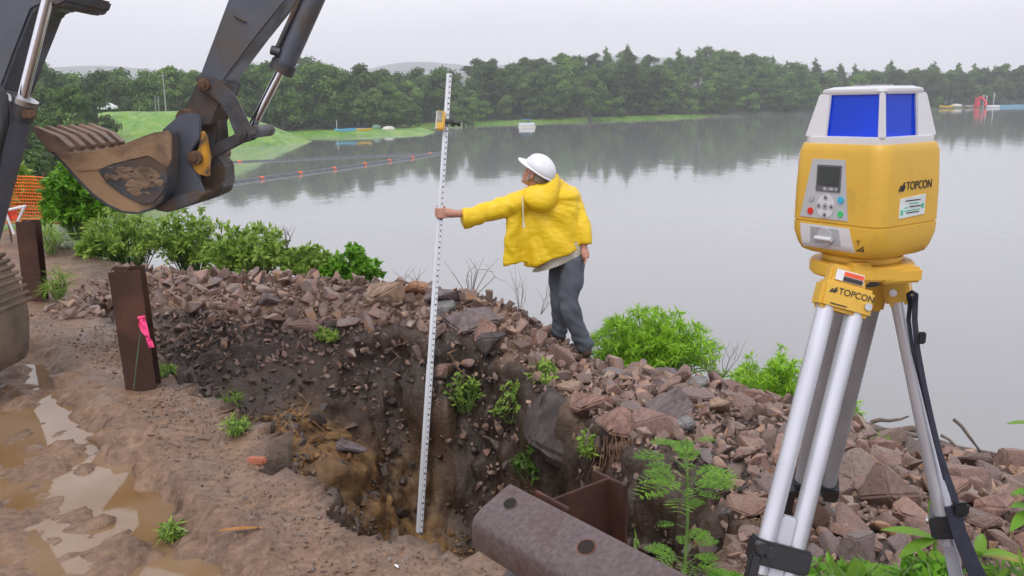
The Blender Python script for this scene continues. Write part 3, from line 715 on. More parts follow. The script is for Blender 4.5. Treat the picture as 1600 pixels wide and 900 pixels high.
def rough_rock(seed, flat):
    bm = rock_template(seed, flat)
    bmesh.ops.subdivide_edges(bm, edges=[e for e in bm.edges if e.calc_length() > .35], cuts=2, use_grid_fill=True)
    bmesh.ops.triangulate(bm, faces=bm.faces[:])
    bm.normal_update()
    for v in bm.verts:
        n = mnoise.noise(v.co*2.2 + Vector((seed*3.1, 0, 0)))*.055 + mnoise.noise(v.co*6 + Vector((0, seed, 0)))*.025
        v.co += v.normal*n
    me = bpy.data.meshes.new('rock'); bm.to_mesh(me); bm.free()
    me.materials.append(M_rock); me.polygons.foreach_set('use_smooth', [True]*len(me.polygons)); me.set_sharp_from_angle(angle=R(24))
    return me
ROCKS = [rough_rock(s_, f_) for s_, f_ in zip(range(16), (.5, .6, .7, .45, .8, .55, .65, .4, .9, .6, .5, .7, .35, .75, .6, .5))]
def smallT(seed):
    bm = rock_template(seed+100, .65); bm.verts.index_update()
    V = np.array([v.co[:] for v in bm.verts]); Fq = np.array([[v.index for v in f.verts] for f in bm.faces]); bm.free(); return V, Fq
SM = [smallT(i) for i in range(10)]
def slope_rot(x, y, tilt=.5):
    e = .12; h0 = H(np.array([x-e, x+e, x, x]), np.array([y, y, y-e, y+e]), False)
    n = Vector((-(h0[1]-h0[0])/(2*e), -(h0[3]-h0[2])/(2*e), 1)).normalized()
    q = Vector((0, 0, 1)).rotation_difference(n)
    j = Vector((rng.normal()*tilt, rng.normal()*tilt, 1)).normalized()
    return q @ Vector((0, 0, 1)).rotation_difference(j) @ Matrix.Rotation(rng.uniform(0, 6.28), 3, 'Z').to_quaternion()
def put_rock(loc, dims, rot, me=None, label='angular reddish brown rock in the rubble along the bank', group='rocks of the rubble bank', mat_=None, up=0):
    me = me or ROCKS[rng.integers(len(ROCKS))]
    if mat_: me = me.copy(); me.materials[0] = mat_
    o = bpy.data.objects.new('rock', me); C.objects.link(o); o.location = loc; o.rotation_mode = 'QUATERNION'; o.rotation_quaternion = rot
    o.scale = dims; tag(o, label, 'rock', group); return o
def solid_rock(col): 
    return mat('stone', col, .6, var=.3, scale=7, bs=.5, bd=.015, dirt=tuple(c*.55 for c in col), dirt_amt=.42, dscale=3)
RED = solid_rock((.26, .15, .115)); TAN = solid_rock((.36, .24, .16)); GREY = solid_rock((.23, .22, .21)); PURP = solid_rock((.17, .13, .13)); DK = solid_rock((.085, .065, .06)); ORA = solid_rock((.42, .22, .12))
taken = []
special = [  # px, py, width px, height px, rot deg, material, label, mesh
 (925, 630, 56, 34, 0, RED, 'flat topped reddish block right of the pit wall, above the largest block', 8), (962, 672, 64, 58, 10, RED, 'largest squared reddish block above the root tangle', 4),
 (872, 690, 92, 78, 35, DK, 'large dark slab leaning on the pit wall left of the root tangle', 7), (1042, 640, 46, 62, 60, PURP, 'upright purple brown slab right of the two reddish blocks', 9),
 (604, 460, 52, 44, 0, TAN, 'rounded tan boulder on the crest left of the rod', 8), (652, 452, 40, 24, 10, ORA, 'small orange stone beside the tan boulder', 5),
 (700, 470, 76, 30, 5, PURP, 'wide grey purple slab on the crest right behind the rod', 3), (690, 482, 50, 22, 0, GREY, 'flat grey stone under the wide slab behind the rod', 0),
 (732, 500, 86, 34, -15, PURP, 'long brown purple slab on the slope right of the rod', 7), (295, 410, 66, 30, 0, mat('mossy_stone', (.20, .15, .11), .8, var=.3, scale=8, bs=.4), 'mossy brown boulder at the left end of the rock pile under the weeds', 8),
 (115, 366, 46, 26, 10, GREY, 'rounded grey boulder beside the sumac shrub', 1), (142, 382, 44, 20, -10, GREY, 'flat pale grey stone right of the grey boulder', 0), (100, 384, 30, 14, 0, GREY, 'small pale stone left of the flat grey stone', 5),
 (995, 560, 58, 34, -30, ORA, 'orange brown slab on the crest just right of the worker boots', 3), (1040, 583, 44, 18, 0, PURP, 'thin dark slab on the crest behind the lime bush', 7),
 (542, 706, 54, 36, 20, PURP, 'purple brown rock lying on the yellow clay heap in the pit', 6), (516, 735, 42, 34, 0, DK, 'wet dark rock below the purple rock on the clay heap', 2),
 (420, 672, 30, 20, 0, DK, 'small dark rock at the left end of the clay heap', 1), (755, 520, 44, 40, 40, RED, 'reddish slab standing on the slope below the long slab', 9), (770, 545, 54, 40, 0, DK, 'dark rock under the reddish slab right of the rod', 6),
 (1090, 600, 40, 20, 0, GREY, 'grey flat stone on the crest right of the lime bush', 0), (1185, 625, 50, 30, 15, RED, 'round brown stone on the crest left of the tripod', 1), (1480, 760, 62, 40, 10, RED, 'big reddish stone right of the right tripod leg', 8),
 (1560, 800, 60, 46, 0, RED, 'large pinkish brown rock at the right edge', 6), (865, 500, 34, 26, 0, GREY, 'grey stone against the far boot of the worker', 2), (360, 480, 32, 30, 0, RED, 'squared pinkish rock in the back rim of the pit', 4),
 (420, 475, 30, 26, 20, PURP, 'grey purple rock beside the squared pinkish rock', 6), (1010, 720, 30, 24, 0, DK, 'dark stone right of the root tangle', 2), (1130, 640, 44, 30, 20, TAN, 'tan slab on the upper slope left of the tripod', 3), (1070, 668, 40, 30, -20, GREY, 'greenish grey stone in the middle of the slope', 5), (1385, 700, 50, 26, 0, RED, 'pink brown stone by the driftwood heap', 1), (1500, 820, 50, 30, 0, TAN, 'tan stone above the pale broad leaves', 3),
]
for px, py, wp, hp, rz, mt_, lab, k in special:
    h = hit(px, py + hp*.32); s = PX(0, h.y); kk_ = .66 if lab.startswith(('flat topped', 'largest', 'upright', 'rounded tan', 'big', 'large')) else .52; wd = wp*s*kk_; hh_ = hp*s*kk_
    q = Matrix.Rotation(R(rz), 3, 'Y').to_quaternion() @ Matrix.Rotation(rng.uniform(-.4, .4), 3, 'Z').to_quaternion()
    me = ROCKS[k]; bb = np.array([v.co[:] for v in me.vertices]); ext = np.abs(bb).max(0)
    put_rock(h + Vector((0, .03, hh_*.45)), (wd/ext[0], wd*.8/ext[1], hh_/ext[2]), q, me, lab, None, mt_)
    taken.append((h.x, h.y, max(wd, hh_)*.8))
# where rubble lies: 1 on the crest and the right slope, thinner on the pit walls
def rock_density(x, y):
    s = -sdist(x, y, land_poly); sp = sdist(x, y, pit_poly)
    front = sstep(-1.75, -1.25, s)                                   # band along the crest, left part
    right = sstep(.55, 1.15, x + (y-3)*.22)*sstep(2.3, 3.0, y)
    left_end = sstep(-3.9, -3.4, x)
    d = np.maximum(front*left_end, right)*sstep(.9, .35, s)*sstep(.5, .12, sp)
    return d
def big_density(x, y): return rock_density(x, y)*sstep(.34, .08, sdist(x, y, pit_poly))
def density_wall(x, y): 
    sp = sdist(x, y, pit_poly); return sstep(.0, .1, sp)
tk = list(taken) + [(.655, 6.92, .10), (.60, 6.78, .06), (.40, 7.08, .08), (.36, 6.95, .05)]
def scatter(n_try, rmin, rmax, box_, dens, sep=.8, cap=None, out=None, power=2.0):
    gx = {}; cell = .4
    def key(x, y): return (int(x//cell), int(y//cell))
    for t in tk: gx.setdefault(key(t[0], t[1]), []).append(t)
    x = rng.uniform(box_[0], box_[1], n_try); y = rng.uniform(box_[2], box_[3], n_try)
    rr = rmin*(rmax/rmin)**(rng.random(n_try)**power); dn = dens(x, y); u = rng.random(n_try); o = []
    for i in range(n_try):
        if u[i] > dn[i]: continue
        kx, ky = key(x[i], y[i]); good = True
        for a in (-1, 0, 1):
            for b_ in (-1, 0, 1):
                for t in gx.get((kx+a, ky+b_), ()):
                    if (x[i]-t[0])**2 + (y[i]-t[1])**2 < (sep*(rr[i]+t[2]))**2: good = False; break
                if not good: break
            if not good: break
        if good:
            t = (x[i], y[i], rr[i]); gx.setdefault((kx, ky), []).append(t); tk.append(t); o.append(t)
            if cap and len(o) >= cap: break
    return o
bigs = scatter(9000, .105, .17, (-3.9, 4.4, 2.3, 9.2), big_density, .64, 150) + scatter(12000, .07, .115, (-3.9, 4.4, 2.3, 9.2), big_density, .66, None)
bigs.sort(key=lambda t: -t[2]/t[1])
print('bigs', len(bigs))
def rwhere(x, y, z):
    v = cam_rot.inverted() @ (Vector((x, y, z)) - CAM); px, py = 800 - F*v.x/v.z, 450 + F*v.y/v.z
    if px < 300: return 'at the left end of the pile beside the leaning post' if py < 470 else 'low on the left end of the pile'
    if px < 420: return 'on the crest below the left weeds' if py < 455 else 'in the pit rim below the left weeds'
    if px < 520: return 'on the crest below the loose weeds' if py < 460 else 'in the middle of the back pit rim'
    if px < 600: return 'on the crest below the two round shrubs' if py < 470 else 'in the pit rim left of the rod'
    if px < 680: return 'near the tan boulder on the crest' if py < 480 else 'on the pit rim just left of the rod'
    if px < 780: return 'on the crest right of the rod' if py < 500 else 'on the slope right of the rod'
    if px < 860: return 'on the crest left of the worker' if py < 525 else 'on the slope left below the worker'
    if px < 950: return 'at the feet of the worker' if py < 590 else 'on the slope below the worker'
    if px < 1050: return 'on the crest under the lime bush' if py < 620 else ('above the root tangle' if py < 690 else 'right of the red post')
    if px < 1150: return 'on the crest right of the lime bush' if py < 640 else 'on the slope above the ragweed'
    if px < 1230: return 'on the crest left of the tripod' if py < 680 else 'low on the slope left of the tripod'
    if px < 1340: return 'behind the front left tripod legs' if py > 740 else 'on the crest behind the tripod'
    if px < 1440: return 'between the tripod legs, upper part' if py < 760 else 'between the tripod legs, lower part'
    if px < 1520: return 'beside the right tripod leg' if py < 800 else 'low beside the right tripod leg'
    return 'at the right edge below the driftwood' if py < 800 else 'at the right edge above the leaves'
indiv, rest = bigs[:258], bigs[258:]
hs = H(np.array([t[0] for t in indiv]), np.array([t[1] for t in indiv]))
for (x, y, r), z in zip(indiv, hs):
    a = rng.uniform(.85, 1.3); sz_ = 'big' if r > .15 else ('medium' if r > .1 else 'small')
    lab_ = sz_ + ' angular brown rock ' + rwhere(x, y, z)
    put_rock((x, y, z + r*rng.uniform(.12, .4)), (r*a*1.08, r*rng.uniform(.85, 1.15), r*rng.uniform(.8, 1.25)), slope_rot(x, y, .38), label=lab_)
small = scatter(60000, .028, .065, (-3.9, 4.4, 2.2, 9.2), rock_density, .56)
tk = []
tiny = scatter(26000, .012, .032, (-3.9, 4.4, 2.2, 9.2), rock_density, .6, power=1)
print('small', len(small), 'tiny', len(tiny))
def rubble(name, items, lift, label, m=None, zoff=None, squash=1):
    V = []; Fs = []; n = 0; hs = H(np.array([t[0] for t in items]), np.array([t[1] for t in items])); items = list(items)
    qs = rng.normal(size=(len(items), 4)); qs /= np.linalg.norm(qs, axis=1, keepdims=True)
    for i, (x, y, r) in enumerate(items):
        v, f = SM[rng.integers(len(SM))]; qw, qx, qy, qz = qs[i]
        Rm = np.array([[1-2*(qy*qy+qz*qz), 2*(qx*qy-qz*qw), 2*(qx*qz+qy*qw)], [2*(qx*qy+qz*qw), 1-2*(qx*qx+qz*qz), 2*(qy*qz-qx*qw)], [2*(qx*qz-qy*qw), 2*(qy*qz+qx*qw), 1-2*(qx*qx+qy*qy)]])
        V.append((v*np.array([1, rng.uniform(.7, 1.1), rng.uniform(.7, 1.1)])*r) @ Rm.T + np.array([x, y, hs[i] + r*lift + (zoff(x, y) if zoff else 0)])); Fs.append(f+n); n += len(v)
    o = arr_mesh(name, np.concatenate(V), np.concatenate(Fs), m or M_rubble, smooth=True)
    o.data.set_sharp_from_angle(angle=R(24))
    return tag(o, label, None, None, 'stuff')
rubble('rubble', rest + small + tiny, .35, 'loose small broken stone between the larger rocks')
# stones showing in the pit walls
M_wallstone, nt, b = newmat('pit_stone')
gi = nt.nodes.new('ShaderNodeNewGeometry')
cc = ramp(nt, gi.outputs['Random Per Island'], [(0, (.04, .03, .025)), (.4, (.08, .056, .047)), (.7, (.12, .092, .082)), (.9, (.17, .115, .09)), (1, (.22, .15, .11))])
L(nt, mix(nt, 1, cc, ramp(nt, nnoise(nt, 8, 5), [(.3, (.5,)*3), (.7, (1.3,)*3)]), 'MULTIPLY'), b.inputs['Base Color']); b.inputs['Roughness'].default_value = .5
bump(nt, b, nnoise(nt, 30, 5, .7), .5, .01)
tk = []
edge_d = lambda x, y: density_wall(x, y)*(.16 + .84*sstep(.9, .15, sdist(x, y, pit_poly)))
wall = scatter(14000, .035, .125, (-2.9, 2.0, 3.0, 7.4), lambda x, y: edge_d(x, y)*(surfB(x, y) > -1.5)*(seg_d(x, y, pit_poly[:n_near], False) > .2), .7, power=2)
tk = []
wall2 = scatter(30000, .008, .034, (-2.9, 2.0, 2.6, 7.4), lambda x, y: density_wall(x, y)*.8, .6, power=1.4)
rubble('pit_stones', wall + wall2, .15, 'dark stones embedded in the pit walls', M_wallstone)
# gravel and clods on the road and lip
tk = []
def road_d(x, y):
    dn = seg_d(x, y, pit_poly[:n_near], False); out = sdist(x, y, pit_poly) < .02
    pud = np.minimum(seg_d(x, y, rut_lines[0][0], False)/.3, seg_d(x, y, rut_lines[1][0], False)/.4)
    return out*(x < 1.6)*sstep(.7, 1.3, pud)*(.16 + .84*sstep(.55, .05, dn)*sstep(-.3, .4, vn(x*2, y*2)+.2))
grav = scatter(34000, .004, .019, (-5, 1.6, 1.9, 8.5), road_d, .6, power=2.2)
M_gravel, nt, b = newmat('gravel')
gi = nt.nodes.new('ShaderNodeNewGeometry')
L(nt, ramp(nt, gi.outputs['Random Per Island'], [(0, (.09, .07, .06)), (.35, (.19, .135, .105)), (.6, (.14, .13, .13)), (.85, (.25, .17, .12)), (1, (.36, .30, .27))]), b.inputs['Base Color']); b.inputs['Roughness'].default_value = .55
rubble('gravel', grav, .25, 'wet gravel and clods on the muddy road edge', M_gravel)
tk = []
clods = scatter(42000, .004, .020, (-5, 1.4, 1.9, 7.5), lambda x, y: (sdist(x, y, pit_poly) < .02)*(x < 1.5)*sstep(-.5, .7, fbm(x*1.7+9, y*1.7, o=3))*sstep(.6, 1.1, np.minimum(seg_d(x, y, rut_lines[0][0], False)/.28, seg_d(x, y, rut_lines[1][0], False)/.36)), .5, power=1.8)
M_mud2 = mat('mud_clod', (.20, .125, .082), .7, var=.45, scale=6, bs=.7, bd=.01)
rubble('mud_clods', clods, .1, 'clods of wet mud strewn over the road edge', M_mud2)
# lumps of yellow clay on the heap
M_clay = mat('clay', (.26, .145, .055), .8, var=.5, scale=14, bs=.8, bd=.012, dirt=(.07, .042, .022), dirt_amt=.45, dscale=8)
tk = []
def clay_d(x, y):
    o = 0*x
    for q, rr in ((P(430, 700, 5.65), .3), (P(415, 722, 5.0), .22), (P(470, 740, 5.3), .3), (P(500, 695, 5.6), .25), (P(560, 760, 5.7), .3), (P(600, 830, 5.75), .3), (P(700, 850, 5.8), .3)): o = np.maximum(o, sstep(rr, rr*.6, np.hypot(x-q.x, y-q.y)))
    return o
rubble('clay_clods', scatter(7000, .015, .095, (-2.5, 0, 4.6, 6.4), clay_d, .55, power=1.6), .3, 'crumbly yellow brown clay heaped in the pit', M_clay)
# brick and leaf litter
h = hit(402, 724); tag(MB().box(h+Vector((0, 0, .012)), (.085, .04, .03), Matrix.Rotation(R(-10), 3, 'Z'), .006).build('brick_fragment', mat('brick', (.42, .14, .08), .8), bevel=0), 'small orange red brick fragment on the pit edge', 'brick')
h = hit(375, 842); V, Fq = blade(h+Vector((-.08, 0, .02)), Vector((1, .1, .06)), .17, .03, .05)
tag(arr_mesh('dead_leaf', V, Fq, mat('dead_leaf', (.30, .13, .03), .6), smooth=True), 'curled orange brown dead leaf on the mud', 'leaf')
h = hit(617, 888); V, Fq = blade(h+Vector((0, 0, .01)), Vector((.6, -.8, .02)), .028, .012, .05)
tag(arr_mesh('paper_scrap', V, Fq, M_white), 'tiny white scrap on the gravel at the bottom', 'scrap')
# ------------------------------------------------------------------ excavator
M_exc = mat('charcoal_paint', (.085, .095, .12), .42, var=.18, scale=5, bs=.15, dirt=(.10, .075, .055), dirt_amt=.36, dscale=2.2, coat=.15)
M_exd = mat('worn_dark_steel', (.075, .075, .082), .5, .2, var=.35, scale=10, bs=.4, dirt=(.13, .085, .055), dirt_amt=.44, dscale=4)
M_mudst = mat('muddy_bucket_steel', (.16, .10, .065), .6, .1, var=.35, scale=6, bs=.5, bd=.01, dirt=(.42, .27, .15), dirt_amt=.55, dscale=2.4)
M_teeth = mat('muddy_teeth', (.20, .13, .095), .45, .2, var=.4, scale=16, bs=.6, bd=.008, dirt=(.33, .22, .155), dirt_amt=.5, dscale=6)
M_clod = mat('dried_mud', (.23, .155, .10), .9, var=.4, scale=9, bs=.8, bd=.015)
M_chrome = mat('chrome', (.75, .76, .78), .12, 1, var=.03, bs=0)
M_yelp = mat('yellow_paint', (.62, .30, .02), .45, var=.2, scale=9, dirt=(.10, .07, .05), dirt_amt=.42, dscale=7)
M_rusty = mat('rusty_pin', (.17, .095, .06), .6, .4, var=.4, scale=20, bs=.5)
M_track = mat('muddy_track', (.16, .125, .095), .7, var=.35, scale=5, bs=.6, bd=.01, dirt=(.26, .19, .13), dirt_amt=.5, dscale=2, stretch=(1, 1, 3))
def pt(px, py, Y_): p = P(px, py, Y_); return Vector((p.x, Y_, p.z))
def plate(name, poly, y0, th, m, parent, bevel=.006, label=None):
    near = [pt(x, y, y0) for x, y in poly]; far = [Vector((p.x, p.y+th, p.z)) for p in near]
    o = MB().prism(near, far).build(name, m, parent, bevel=bevel)
    if label: o['label'] = label
    return o
def cyl(name, a, b, r, m, parent, n=20, label=None):
    o = MB().tube([a, b], r, n).build(name, m, parent, smooth=True)
    if label: o['label'] = label
    return o
def pin_(px, py, y0, y1, r, m, parent, name='pin'):
    a = pt(px, py, y0); b = Vector((a.x, y1, a.z)); mb = MB().tube([a, b], r, 20)
    mb.tube([a - Vector((0, .012, 0)), a + Vector((0, .002, 0))], r*.55, 12)
    return mb.build(name, m, parent, bevel=.004)
ex = thing('excavator', (-4.6, 5.6, 0), 'dark grey excavator at the left edge holding a muddy toothed bucket over the bank', 'excavator')
# stick
st = plate('stick', [(392, -95), (512, -100), (448, 0), (400, 60), (352, 124), (338, 172), (318, 190), (290, 188), (312, 118), (333, 62)], 5.62, .27, M_exc, ex, .012)
plate('stick_nose', [(312, 118), (356, 128), (345, 160), (330, 196), (300, 200), (286, 176)], 5.605, .30, M_exd, ex, .01)
mb = MB().tube([pt(366, 24, 5.612), pt(384, 34, 5.612)], .008, 8); mb.build('lifting_eye', M_exd, ex)
# bucket cylinder
bc = cyl('bucket_cylinder', pt(506, -40, 5.75), pt(441, 106, 5.75), .073, M_exc, ex)
cyl('cylinder_rod', pt(441, 106, 5.75), pt(391, 204, 5.75), .028, M_chrome, bc)
cyl('gland', pt(445, 98, 5.75), pt(438, 113, 5.75), .082, M_exd, bc)
cyl('rod_eye', pt(394, 197, 5.75), pt(389, 208, 5.75), .045, M_exd, bc)
mb = MB().tube([pt(478, -30, 5.70), pt(466, 2, 5.68), pt(436, 68, 5.68), pt(430, 78, 5.68), pt(438, 86, 5.7)], .014, 8); mb.build('hydraulic_pipe', M_exd, bc, smooth=True)
cyl('pipe_fitting', pt(424, 78, 5.69), pt(438, 82, 5.69), .03, M_exd, bc)
# linkage
cres = [(306, 122), (314, 117), (330, 121), (350, 133), (368, 152), (380, 176), (388, 192), (396, 206), (390, 220), (374, 220), (364, 204), (356, 182), (344, 163), (326, 148), (308, 140)]
plate('curved_link', cres, 5.57, .035, M_exd, ex, .008); plate('curved_link', cres, 5.93, .035, M_exd, ex, .008)
plate('rod_link', [(324, 232), (320, 244), (328, 250), (378, 224), (398, 218), (404, 206), (396, 196), (382, 202), (340, 222)], 5.64, .05, M_exd, ex, .008)
plate('rod_link', [(324, 232), (320, 244), (328, 250), (378, 224), (398, 218), (404, 206), (396, 196), (382, 202), (340, 222)], 5.86, .05, M_exd, ex, .008)
pin_(317, 132, 5.54, 5.99, .04, M_rusty, ex); pin_(289, 186, 5.50, 5.99, .062, M_rusty, ex); pin_(375, 209, 5.54, 6.0, .038, M_exd, ex); pin_(396, 206, 5.58, 5.96, .04, M_exd, ex)
# quick coupler
plate('coupler_plate', [(300, 200), (330, 178), (338, 186), (341, 215), (334, 240), (350, 258), (352, 292), (330, 302), (318, 292), (308, 262)], 5.66, .22, M_exd, ex, .01)
cp = plate('coupler', [(314, 204), (320, 214), (325, 246), (324, 276), (310, 272), (297, 262), (300, 246), (310, 232), (312, 216)], 5.46, .06, M_yelp, ex, .005, label='scratched yellow coupler plate')
plate('coupler_latch', [(328, 290), (346, 284), (350, 292), (338, 300), (329, 299)], 5.62, .2, M_exd, ex, .008)
# bucket
bk = bpy.data.objects.new('bucket', None); 
W_ = .80; Y0 = 5.28
side = [(82, 237), (112, 239), (150, 236), (185, 228), (220, 214), (240, 207), (256, 205), (264, 210), (265, 250), (262, 290), (252, 312), (236, 326), (216, 333), (192, 331), (168, 320), (146, 304), (124, 282), (102, 258)]
bk = plate('bucket', side, Y0, .03, M_mudst, ex, .006, label='bucket caked with orange brown mud')
far_s = plate('side_plate', side, Y0+W_-.03, .03, M_mudst, bk, .006)
# curved shell from the lip round the bottom to the back
sh = [(264, 208), (266, 250), (264, 290), (254, 313), (237, 328), (216, 335), (191, 333), (166, 322), (143, 306), (121, 284), (99, 259), (78, 237)]
A_ = [pt(x, y, Y0+.002) for x, y in sh]
cen = pt(200, 265, Y0)
V = []; Fs = []
for p in A_:
    inn = p + (cen-p).normalized()*.03
    V += [p, p + Vector((0, W_-.004, 0)), inn + Vector((0, W_-.004, 0)), inn]
for i in range(len(A_)-1):
    a = i*4
    for k in range(4): Fs.append((a+k, a+(k+1) % 4, a+4+(k+1) % 4, a+4+k))
Fs += [(0, 1, 2, 3), tuple(4*(len(A_)-1)+k for k in (3, 2, 1, 0))]
M_shell = mat('bucket_shell', (.075, .085, .10), .45, .1, var=.3, scale=6, bs=.3, dirt=(.13, .09, .06), dirt_amt=.42, dscale=3)
MB().add(V, Fs).build('shell', M_shell, bk, bevel=.004, auto=50)
plate('side_wear_plate', [(152, 266), (175, 256), (205, 249), (232, 243), (246, 252), (260, 262), (262, 282), (254, 302), (240, 318), (222, 320), (190, 304), (166, 286)], Y0-.018, .02, M_exd, bk, .006, label='dark wear plate on the bucket side with dried mud lumps')
plate('side_edge', [(256, 205), (262, 204), (268, 212), (268, 248), (262, 262), (252, 256), (240, 248), (200, 252), (150, 266), (120, 268), (150, 250), (205, 238)], Y0-.012, .014, M_mudst, bk, .004)
plate('bucket_ear', [(252, 204), (282, 178), (304, 176), (313, 184), (312, 216), (299, 234), (296, 254), (306, 272), (318, 300), (278, 322), (248, 328), (262, 300), (266, 250), (264, 212)], 5.44, .04, M_exc, bk, .006)
plate('bucket_ear', [(252, 204), (282, 178), (304, 176), (313, 184), (312, 216), (299, 234), (296, 254), (306, 272), (318, 300), (278, 322), (248, 328), (262, 300), (266, 250), (264, 212)], 5.98, .04, M_exc, bk, .006)
plate('heel_plate', [(240, 328), (262, 312), (300, 298), (318, 304), (312, 314), (290, 324), (262, 332)], 5.36, .62, M_exd, bk, .008)
pin_(303, 247, 5.42, 6.02, .045, M_rusty, bk)
# dried mud lumps on the wear plate
mb = MB(); 
for i in range(60):
    a = rng.uniform(0, 6.28); r = rng.random()**.5; q = pt(222 + 26*r*math.cos(a), 284 + 22*r*math.sin(a), Y0-.022)
    v, f = SM[i % 10]; s = rng.uniform(.012, .04); mb.add([(q.x+p[0]*s, q.y+p[1]*s*.22, q.z+p[2]*s*1.3) for p in v], f)
for i in range(30):
    q = pt(rng.uniform(170, 200), rng.uniform(262, 280), Y0-.022); v, f = SM[i % 10]; s = rng.uniform(.012, .04); mb.add([(q.x+p[0]*s*1.2, q.y+p[1]*s*.3, q.z+p[2]*s) for p in v], f)
mb.build('mud_lump', M_clod, bk, smooth=True)
# cutting edge and teeth
a = pt(80, 237, Y0); MB().box((a.x+.05, Y0+W_/2, a.z-.0), (.16, W_+.02, .035), Matrix.Rotation(R(28), 3, 'Y'), .006).build('cutting_edge', M_teeth, bk)
for i in range(6):
    y_ = Y0 + .05 + i*(W_-.1)/5; b0 = Vector((a.x+.07, y_, a.z+.0)); d = Vector((-.72, 0, .60)).normalized(); n_ = Vector((.6, 0, .72))
    mb = MB(); V = []
    for t, w_, h_ in ((-.02, .040, .05), (.08, .046, .058), (.15, .040, .036), (.235, .020, .010)):
        c_ = b0 + d*t
        V += [c_ + Vector((0, -w_, 0)) + n_*h_, c_ + Vector((0, w_, 0)) + n_*h_, c_ + Vector((0, w_, 0)) - n_*h_, c_ + Vector((0, -w_, 0)) - n_*h_]
    Fs = [(0, 1, 2, 3), (15, 14, 13, 12)]
    for s in range(3):
        for k in range(4): q = s*4; Fs.append((q+k, q+(k+1) % 4, q+4+(k+1) % 4, q+4+k))
    tooth = mb.add(V, Fs).build('tooth', M_teeth, bk, bevel=.006)
# boom and its cylinder at the left edge
plate('boom', [(-200, -60), (-60, -260), (80, -300), (120, -40), (106, 0), (86, 10), (66, 8), (50, 16), (24, 82), (2, 140), (-20, 180), (-60, 330), (-200, 340)], 4.8, .34, M_exc, ex, .014)
plate('boom_bracket', [(50, -14), (110, -14), (103, 5), (90, 11), (74, 9), (60, 4)], 4.72, .5, M_exd, ex, .014)
bcy = cyl('boom_cylinder', pt(34, 158, 4.72), pt(-30, 400, 4.72), .072, M_exc, ex)
cyl('cylinder_rod', pt(74, 0, 4.72), pt(34, 158, 4.72), .029, M_chrome, bcy)
cyl('gland', pt(36, 152, 4.72), pt(33, 160, 4.72), .08, M_steel, bcy); cyl('clamp', pt(32, 163, 4.72), pt(26, 184, 4.72), .08, M_exd, bcy)
MB().box(pt(46, 178, 4.66), (.06, .05, .045), None, .006).build('clamp_lug', M_rusty, bcy)
MB().tube([pt(-10, 130, 4.62), pt(6, 150, 4.6), pt(8, 190, 4.6), pt(-4, 240, 4.6), pt(-16, 330, 4.6)], .022, 10).build('hose', M_black, ex, smooth=True)
# track seen end on at the left edge
tl = [(x-76, y+6) for x, y in [(-260, 600), (0, 604), (38, 597), (47, 584), (48, 548), (47, 516), (42, 492), (30, 466), (14, 440), (-4, 418), (-40, 398), (-260, 380)]]
tr_y0 = 4.55
trk_o = plate('track', tl, tr_y0, .5, M_track, ex, .02)
mb = MB(); path = [pt(x, y, tr_y0) for x, y in tl[6:]]; carry = 0
for a, b_ in zip(path[:-1], path[1:]):
    Ls = (b_-a).length; t_ = (b_-a).normalized(); n_ = Vector((t_.z, 0, -t_.x)); n_ = n_ if n_.z > 0 else -n_
    Mx = Matrix((t_, Vector((0, 1, 0)), n_)).transposed(); s = carry
    while s < Ls: mb.box(a + t_*s + Vector((0, .25, 0)) + n_*.004, (.02, .53, .034), Mx, .005); s += .042
    carry = s - Ls
mb.build('track_pads', M_track, trk_o)
for k in range(3):
    q = [pt(x - k*17, y, tr_y0-.004) for x, y in ((46, 505), (40, 540), (30, 570), (22, 592))]; pass
# ------------------------------------------------------------------ rusty posts
M_post = mat('weathered_steel', (.060, .026, .018), .6, .2, var=.35, scale=5, bs=.35, bd=.004, dirt=(.13, .055, .03), dirt_amt=.4, dscale=3, stretch=(1, 1, .25))
def h_post(name, foot, top, flange, web, yaw, label, m, tf=.012, tw=.010):
    ax = (top-foot).normalized(); u = Vector((math.cos(yaw), math.sin(yaw), 0)); u = (u - ax*u.dot(ax)).normalized(); v = ax.cross(u)
    sec = [(-flange/2, -web/2), (flange/2, -web/2), (flange/2, -web/2+tf), (tw/2, -web/2+tf), (tw/2, web/2-tf), (flange/2, web/2-tf), (flange/2, web/2), (-flange/2, web/2), (-flange/2, web/2-tf), (-tw/2, web/2-tf), (-tw/2, -web/2+tf), (-flange/2, -web/2+tf)]
    f0 = foot - ax*.5
    near = [f0 + u*a + v*b_ for a, b_ in sec]; far_ = [top + u*a + v*b_ for a, b_ in sec]
    return tag(MB().prism(near, far_).build(name, m, bevel=.0015), label, 'post', None)
f = G(226, 612); t = P(198, 420, f.y - .02)
h_post('steel_post', f, t, .165, .15, R(12), 'leaning rusty steel post with a pink ribbon at the pit edge', M_post)
f = G(58, 474); t = P(44, 345, f.y)
h_post('steel_post', f, t, .15, .14, R(8), 'farther rusty steel post near the orange mesh fence, leaning left', M_post)
